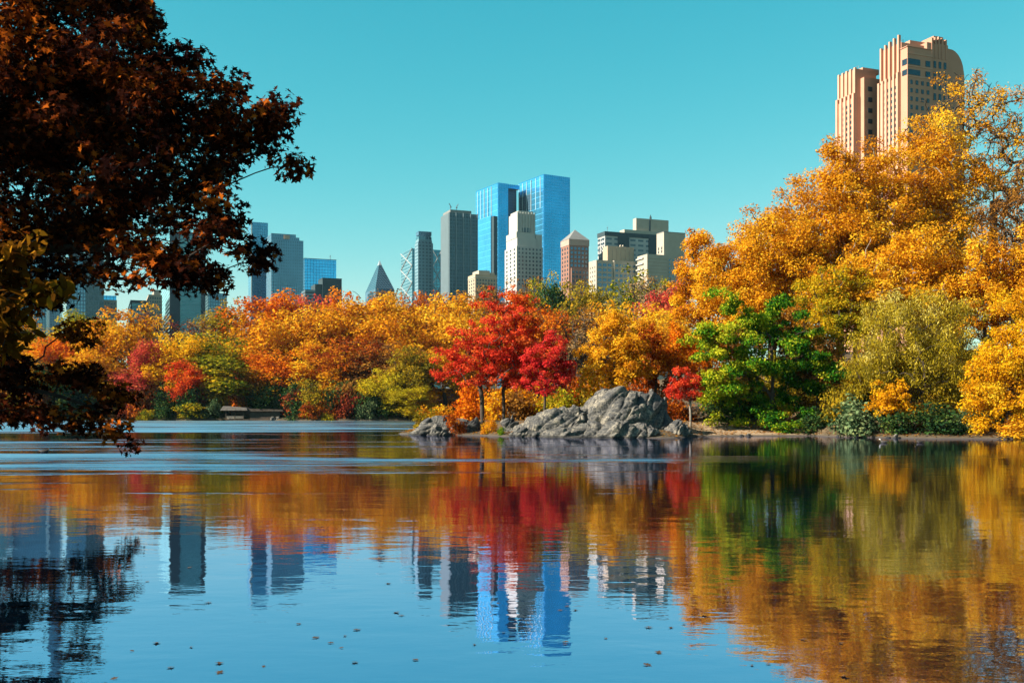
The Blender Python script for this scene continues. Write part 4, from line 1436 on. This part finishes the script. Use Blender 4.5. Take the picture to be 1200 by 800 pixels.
MB().box(B.fx(491), B.fx(506), 1.2, B.dp - 2, B.z(275.2), B.z(270.5)).box(B.fx(492), B.fx(505), 1.8, B.dp - 3, B.z(276.6), B.z(275.1)).build('cap', G_GB, B.root)
# dark grid tower
B = Bld('office_tower', 'dark grey grid tower with two roof cranes and a pale corner', 'building', 516.5, 526.5, 560, 1250)
MB().box(0, B.w, 0, B.dp, B.gz, B.z(249)).build('facade', G_DK, B.root)
MB().box(2, B.fx(553), 2, B.dp - 3, B.z(249), B.z(245)).build('penthouse', ROOFG, B.root)
f_ = MB()
for px in (526.8, 534.5, 543, 551.5, 559.4):
    f_.box(B.fx(px) - .45, B.fx(px) + .45, -.9, .0, B.gz, B.z(248.6))
f_.build('facade_fins', stone('pale fin', (.18, .24, .27)), B.root)
l_ = MB()
l_.box(-.35, .0, 1.2, B.dp - 1, B.gz, B.z(249))
l_.build('side_wall', stone('grey side cladding', (.10, .145, .165)), B.root)
for px, s_ in ((530, 1), (537, -1)):
    cr_ = MB()
    x = B.fx(px)
    cr_.bar((x, 6, B.z(245.5)), (x, 6, B.z(240)), .35)
    cr_.bar((x, 6, B.z(240)), (x + s_ * -2.0, 6, B.z(237.5)), .5)
    cr_.box(x - .9, x + .9, 5.2, 6.8, B.z(242), B.z(241))
    cr_.build('roof_crane', STEEL, B.root)
# twin glass towers
B = Bld('glass_tower', 'shorter of the twin azure glass towers, beside the dark grid tower', 'skyscraper', 558, 584, 609, 1420, 30)
MB().box(0, B.fx(595.5), .0, B.dp, B.gz, B.z(214)).build('facade', G_AZ, B.root)
MB().box(-.5, .0, .5, B.dp, B.gz, B.z(215)).build('side_facade', G_AZ_LIT, B.root)
MB().box(B.fx(595.5), B.w, 9, B.dp, B.gz, B.z(219)).build('recess', gridmat('dark recess glass', (.012, .035, .07), (.015, .04, .085), (.01, .025, .05), 3, 3.9, .3, .2, .4), B.root)
MB().box(B.fx(595.5), B.w, 0, B.dp, B.z(219), B.z(214.3)).build('bridge_top', G_AZ, B.root)
fn = MB()
for f_ in (.28, .44, .6, .76, .9):
    fn.box(-1.3, -.5, B.dp * f_ - .35, B.dp * f_ + .35, B.z(252), B.z(216))
fn.build('fins', stone('pale glass fin', (.50, .62, .66)), B.root)
MB().box(-5.5, -.5, 3, 9.5, B.gz, B.z(253)).build('side_slot', DARK, B.root)
MB().box(-7, -.5, 9.5, B.dp + 2, B.gz, B.z(252)).build('lower_volume', G_AZ_LIT, B.root)
B = Bld('glass_tower', 'taller of the twin azure glass towers, beside the red brick tower', 'skyscraper', 608, 637.5, 668, 1400, 30)
MB().box(0, B.w, 0, B.dp, B.gz, B.z(204)).build('facade', G_AZ, B.root)
MB().box(-.5, .0, .5, B.dp, B.gz, B.z(205)).build('side_facade', G_AZ_LIT, B.root)
fn = MB()
for f_ in (.12, .3, .48, .66, .82, .96):
    fn.box(-1.3, -.5, B.dp * f_ - .35, B.dp * f_ + .35, B.z(243), B.z(206))
fn.build('fins', stone('pale glass fin', (.50, .62, .66)), B.root)
MB().box(-.9, -.5, B.dp * .48, B.dp * .97, B.z(241), B.z(222)).build('dark_panel', gridmat('dark glass panel', (.03, .09, .14), (.05, .12, .18), (.02, .06, .1), 3, 3.9, .5, .2, .4), B.root)
# white stepped tower
B = Bld('apartment_tower', 'white stepped stone tower in front of the twin glass towers', 'building', 591.5, 605.5, 636, 1050)
MB().box(0, B.w, 0, B.dp, B.gz, B.z(288)).build('wall', WHITE, B.root)
MB().box(B.fx(606.5), B.fx(631), 1, B.dp - 2, B.z(288), B.z(278)).box(B.fx(606), B.fx(628), 1.6, B.dp - 3, B.z(278), B.z(271)).build('middle_tier', WHITE, B.root)
MB().box(B.fx(607), B.fx(627.5), 2, B.dp * .75, B.z(271), B.z(249)).build('upper_tier', WHITE, B.root)
MB().box(B.fx(608.5), B.fx(626), 2.6, B.dp * .72, B.z(249), B.z(246)).build('crown', WHITE, B.root)
pr = MB()
for i in range(7):
    x = lerp(B.fx(607.4), B.fx(627.2), i / 6)
    pr.box(x - .45, x + .45, 1.2, 2.0, B.z(271), B.z(247.5))
pr.build('piers', WHITE, B.root)
MB().box(B.fx(613), B.fx(622), 1.3, 2.0, B.z(271.3), B.z(266)).build('arched_opening', WIN, B.root)
MB().box(B.fx(628.5), B.w - .2, 1, B.dp - 3, B.z(288), B.z(273)).build('side_tier', WHITE, B.root)
B.windows(WIN, 'f', .8, B.w - .8, B.z(289), B.z(335), 7, 10, .42, .52)
B.windows(WIN, 'l', 1.0, B.dp - 1, B.z(289), B.z(331), 3, 9, .34, .5)
# small tan building
B = Bld('apartment_building', 'small tan apartment house between dark grid tower and white stepped tower', 'building', 548.5, 557, 582, 1000)
MB().box(0, B.w, 0, B.dp, B.gz, B.z(321)).build('wall', TAN, B.root)
MB().box(B.fx(562), B.fx(575), 2, B.dp - 1, B.z(321), B.z(316)).box(B.fx(576), B.fx(581), 3, B.dp - 1, B.z(321), B.z(318)).build('penthouse', BEIGE, B.root)
MB().box(-.4, B.w + .4, -.4, B.dp, B.z(325), B.z(324.3)).build('cornice', WHITE, B.root)
B.windows(WIN, 'f', .8, B.w - .8, B.z(326), B.z(346), 7, 5, .5, .55)
B.windows(WIN, 'l', .8, B.dp - .8, B.z(326), B.z(346), 3, 5, .4, .55)
# red brick pyramid tower
B = Bld('apartment_tower', 'red brick tower under a pale pyramid roof', 'building', 657.5, 667, 690, 1000)
MB().box(0, B.w, 0, B.dp, B.gz, B.z(287)).build('wall', BRICK, B.root)
MB().box(-.4, B.w + .4, -.4, B.dp + .4, B.z(287), B.z(280)).build('top_storey', stone('pinkish stone', (.40, .27, .22)), B.root)
MB().pyramid(-.7, B.w + .7, -.7, B.dp + .7, B.z(280), B.z(266.5)).build('roof', ROOFG, B.root)
MB().box(B.fx(669), B.w - 0, -1.2, 0, B.gz, B.z(314)).build('lower_bay', stone('pinkish brick', (.38, .2, .15)), B.root)
B.windows(WINB, 'f', .8, B.w - .6, B.z(288), B.z(313), 5, 5, .62, .62)
B.windows(WINB, 'f', B.fx(669) + .3, B.w - .5, B.z(316), B.z(348), 5, 6, .55, .55, plane=-1.2)
B.windows(WIN, 'l', .8, B.dp - .8, B.z(288), B.z(338), 3, 10, .4, .6)
MB().box(-.25, 0, B.dp * .1, B.dp * .9, B.z(281.5), B.z(283.5)).build('frieze', WHITE, B.root)
# apartment complex at right
B = Bld('apartment_building', 'wide apartment slab with dark top floor and beige penthouses', 'building', 700.5, 709, 792, 1020)
MB().box(0, B.w, 0, B.dp, B.gz, B.z(276)).build('wall', gridmat('slab facade bands', (.05, .085, .11), (.08, .12, .15), (.36, .36, .35), 9.0, 4.9, 1.5, .3, .2), B.root)
MB().box(-.5, B.w + .3, -.5, B.dp + .3, B.z(276), B.z(271)).build('dark_top_floor', DARK, B.root)
MB().box(B.fx(734), B.w - 1, 4, B.dp - 2, B.z(271), B.z(266)).build('lower_penthouse', BEIGE, B.root)
MB().box(B.fx(749), B.fx(787), 6, B.dp - 3, B.z(266), B.z(251)).build('upper_penthouse', BEIGE, B.root)
MB().box(B.fx(764), B.fx(765.6), 5.4, 6.2, B.z(266), B.z(252)).build('pipe', DARK, B.root)
zt_ = B.z(251)
xw = B.fx(767.5)
tk = MB().poly([(xw + 1.1 * math.cos(a_), 9 + 1.1 * math.sin(a_)) for a_ in np.linspace(0, 6.283, 10, endpoint=False)], zt_ + .2, B.z(247.5))
tk.poly([(xw + .5 * math.cos(a_), 9 + .5 * math.sin(a_)) for a_ in np.linspace(0, 6.283, 10, endpoint=False)], B.z(247.4), B.z(245.3))
tk.box(xw - .9, xw + .9, 8.2, 9.8, zt_, zt_ + .25)
tk.build('water_tank', DARK, B.root)
antenna(MB(), B.fx(714.5), 5, B.z(271), 6, .18).build('antenna', STEEL, B.root)
MB().box(B.fx(724), B.fx(737), -.8, 0, B.gz, B.z(275)).build('dark_bay', DARK, B.root)
MB().box(B.fx(760), B.fx(771), -.8, 0, B.gz, B.z(275)).build('dark_bay', DARK, B.root)
B.windows(WIN, 'l', 1, B.dp - 1, B.z(278), B.z(308), 3, 7, .45, .55)
B = Bld('apartment_building', 'blank tan upper block in front of the wide apartment slab', 'building', 706.5, 712, 743, 985)
MB().box(0, B.w, 0, B.dp, B.gz, B.z(288)).build('wall', TAN, B.root)
cp = MB()
for i in range(7):
    x = lerp(.5, B.w - .5, i / 6)
    cp.box(x - .12, x + .12, -.18, .0, B.gz, B.z(288.5))
cp.build('joints', stone('joint', (.3, .24, .18)), B.root)
for px in (728, 731):
    bx = MB().profile([(B.fx(px) - .9, B.z(288)), (B.fx(px) + .9, B.z(288)), (B.fx(px), B.z(285.5))], 1, 3)
    bx.build('roof_vent', BEIGE, B.root)
B = Bld('apartment_building', 'tan front apartment house with dark paired windows and cream side', 'building', 690, 699, 746, 955)
xm_ = B.fx(718)
MB().box(0, xm_ - .01, 0, B.dp, B.gz, B.z(304.5)).box(xm_ + 1.2, B.w, -.6, B.dp, B.gz, B.z(304)).box(xm_, xm_ + 1.2, .5, B.dp, B.gz, B.z(305)).build('wall', BEIGE, B.root)
B.windows(WINB, 'f', .8, xm_ - .6, B.z(307), B.z(342), 3, 6, .72, .58)
B.windows(WINB, 'f', xm_ + 1.8, B.w - .8, B.z(307), B.z(342), 5, 6, .62, .5, plane=-.6)
B.windows(WIN, 'l', .8, B.dp - .8, B.z(310), B.z(346), 3, 7, .3, .4)
B = Bld('apartment_building', 'tan block with balconies on its sunlit edge', 'building', 747, 758.5, 782, 950)
MB().box(0, B.w, 0, B.dp, B.gz, B.z(297.5)).build('wall', BEIGE, B.root)
for j in range(7):
    z = lerp(B.z(302), B.z(340), j / 6)
    MB().box(-1.4, 0, B.dp * .35, B.dp + .8, z, z + 1.1).build('balcony', WHITE, B.root)
rb = MB()
for j in range(9):
    z = lerp(B.z(303), B.z(335), j / 8)
    rb.box(.6, B.w - .4, -.12, 0, z, z + .35)
rb.build('joints', stone('joint', (.3, .24, .18)), B.root)
B = Bld('apartment_building', 'taller tan block with cream side next to the golden trees', 'building', 769.5, 778, 803, 960)
MB().box(0, B.w, 0, B.dp, B.gz, B.z(272)).build('wall', BEIGE, B.root)
B.windows(WIN, 'l', 1, B.dp - 1, B.z(288), B.z(296), 2, 2, .35, .8)
B.windows(WINB, 'f', .8, B.w - .8, B.z(302), B.z(340), 6, 8, .4, .5)
MB().box(-.2, B.w + .2, -.2, B.dp, B.z(272), B.z(271.2)).build('roof', ROOFG, B.root)

# ---- the brick tower above the golden trees
B = Bld('apartment_tower', 'tall orange brick art deco towers above the golden trees', 'building', 1032, 1060.5, 1090, 262, 21)
B.gz = 8
R = B.root
x0 = 0
zA, zB_ = B.z(47), B.z(83)
D = B.dp
WINS = noisy('tower window glass', (.012, .025, .04), (.03, .06, .09), .3, .12, .3, spec=.7)
# main shaft and the bay in front of it
x90, x94, x12, x36 = B.fx(1089), B.fx(1094), B.fx(1113), B.fx(1137)
MB().box(.3, x90 + 6, 1.6, D, B.gz, zA).build('main_shaft', ORB, R)
MB().box(0, x90, -.9, 1.6, B.gz, B.z(56)).build('corner_bay', ORB, R)
MB().box(x90 - .2, x12, .6, D * .8, B.gz, B.z(44)).build('crest_base', ORB, R)
crest = MB().box(x94, x12 - .1, 1.0, D * .7, B.z(44), B.z(37)).box(lerp(x94, x12, .22), lerp(x94, x12, .8), 1.2, D * .6, B.z(37), B.z(34))
for i, f in enumerate((.02, .24, .46, .68, .92)):
    x = lerp(x94, x12 - .3, f)
    crest.box(x - .22, x + .22, .45, 1.0, B.z(62), B.z(35.5 + 1.2 * abs(i - 2)))
crest.build('crest', ORB, R)
dd_ = MB()
dd_.box(x90 * .55, x94, 3.0, D * .75, B.z(56), B.z(40))
dd_.build('setback_shoulder', ORB, R)
arc = [(x12, B.gz), (x36, B.gz), (x36, B.z(75))]
for i in range(1, 9):
    a_ = i / 9 * math.pi / 2
    arc.append((lerp(x36 - .7 * (x36 - x12), x36 - .2, math.cos(a_)), lerp(B.z(73), B.z(45), math.sin(a_))))
arc.append((x12, B.z(44.5)))
MB().profile(arc, 2.0, D * .9).build('rounded_wing', ORB, R)
MB().box(x36 - .3, x36 + .5, 2.6, D * .8, B.gz, B.z(76)).build('wing_pier', ORB, R)
# sunlit west front with two tiers of piers
pi_ = MB()
for i in range(5):
    f = .06 + .88 * i / 4
    y = lerp(1.6, D, f)
    pi_.box(-.45, .3, y - .24, y + .24, B.z(88), zA + .5 + .35 * (4 - i))
pi_.build('upper_piers', ORL, R)
pi_ = MB()
for i in range(6):
    y = lerp(1.8, D - .2, i / 5)
    pi_.box(-1.0, .3, y - .32, y + .32, B.gz, zB_ - .8 * (i / 5))
pi_.build('lower_piers', ORL, R)
MB().box(-.6, .3, 1.6, D, B.gz, B.z(89)).build('lower_tier', ORB, R)
rl = MB()
for i in range(10):
    y = lerp(2, D - .5, i / 9)
    rl.bar((1.2, y, zA), (1.2, y, zA + .9), .05)
rl.bar((1.2, 2, zA + .85), (1.2, D - .5, zA + .85), .05)
rl.build('roof_railing', STEEL, R)
bc = MB()
for py in (63.5, 78, 90):
    bc.box(-.12, x90 + .12, -1.02, -.9, B.z(py) - .15, B.z(py) + .15)
bc.build('belt_courses', ORL, R)
MB().box(-.25, x90 + .1, -1.1, 1.6, B.z(56), B.z(55.3)).build('bay_cornice', ORL, R)
# windows
for (za, zb_) in ((69.5, 76.5), (82, 88.5)):
    B.windows(WINS, 'f', .1, x90 * .52, B.z(za), B.z(zb_), 1, 1, .96, .95, plane=-.9)
    B.windows(WINS, 'f', x90 * .68, x90 * .98, B.z(za), B.z(zb_), 1, 1, .62, .95, plane=-.9)
    B.windows(WINS, 'l', -.85, 1.0, B.z(za), B.z(zb_), 1, 1, .9, .95, plane=0)
B.windows(WIN, 'f', .3, x90 * .95, B.z(92), B.z(160), 4, 7, .42, .5, plane=-.9)
B.windows(WINS, 'f', x94 + .1, x12 - .2, B.z(63), B.z(114.133), 3, 4, .46, .62, plane=.6)
B.windows(WIN, 'f', x94 + .1, x12 - .2, B.z(114.133), B.z(168), 3, 4, .4, .5, plane=.6)
B.windows(WIN, 'f', x12 + .5, x36 - .6, B.z(86), B.z(149.333), 3, 5, .36, .45, plane=2.0)
B.windows(WIN, 'l', 2.2, D - .6, B.z(96), B.z(170), 5, 10, .40, .5, plane=-.6)
# the second, shorter shaft
C2 = P(1007, 480, 272)
c2x = (C2[0] - B.c[0]) * math.cos(B.th) + (C2[1] - B.c[1]) * math.sin(B.th)
c2y = -(C2[0] - B.c[0]) * math.sin(B.th) + (C2[1] - B.c[1]) * math.cos(B.th)
D2 = D * .92
z2 = zat(79, 272)
w2 = 24.5 / FX * 272 / math.cos(B.th + .2)
MB().box(c2x, c2x + w2, c2y + 1.2, c2y + D2, B.gz, z2).build('second_shaft', ORB, R)
MB().box(c2x + 1.4, c2x + w2 + 2.5, c2y - .2, c2y + 1.2, B.gz, zat(90, 272)).build('second_bay', ORB, R)
MB().box(c2x + w2 * .55, c2x + w2 + 2.5, c2y + 3, c2y + D2 - 1, z2, zat(73, 272)).build('second_shoulder', ORB, R)
pi_ = MB()
for i in range(5):
    y = c2y + lerp(1.5, D2 - .3, i / 4)
    pi_.box(c2x - .45, c2x + .1, y - .3, y + .3, zat(112, 272), z2 + .3)
pi_.build('second_upper_piers', ORL, R)
pi_ = MB()
for i in range(5):
    y = c2y + lerp(1.5, D2 - .2, i / 4)
    pi_.box(c2x - 1.0, c2x + .1, y - .38, y + .38, B.gz, zat(108, 272))
pi_.build('second_lower_piers', ORL, R)
MB().box(c2x - .6, c2x, c2y + 1.2, c2y + D2, B.gz, zat(113, 272)).build('second_lower_tier', ORB, R)
B.windows(WIN, 'l', c2y + 1.9, c2y + D2 - .7, zat(118, 272), zat(170, 272), 4, 8, .4, .5, plane=c2x - .6)
B.windows(WIN, 'f', c2x + 1.6, c2x + w2 + 2, zat(97, 272), zat(160, 272), 2, 5, .4, .42, plane=c2y - .2)
rl = MB()
for i in range(8):
    y = c2y + lerp(1.5, D2 - .5, i / 7)
    rl.bar((c2x + 1, y, z2), (c2x + 1, y, z2 + 1.0), .05)
rl.bar((c2x + 1, c2y + 1.5, z2 + .95), (c2x + 1, c2y + D2 - .5, z2 + .95), .05)
rl.build('roof_railing', STEEL, R)

# ------------------------------------------------------------------ air
hz = MB().box(-3800, 3800, -120, 3800, -4.5, 640).build('haze', None)
hm, k, out = newmat('thin morning haze')
v_ = k.new('ShaderNodeVolumePrincipled')
v_.inputs['Color'].default_value = (.45, .80, 1.0, 1)
v_.inputs['Density'].default_value = .00003
v_.inputs['Anisotropy'].default_value = .2
k.link(v_.outputs[0], out.inputs['Volume'])
hz.data.materials.append(hm)
tag(hz, kind='stuff')
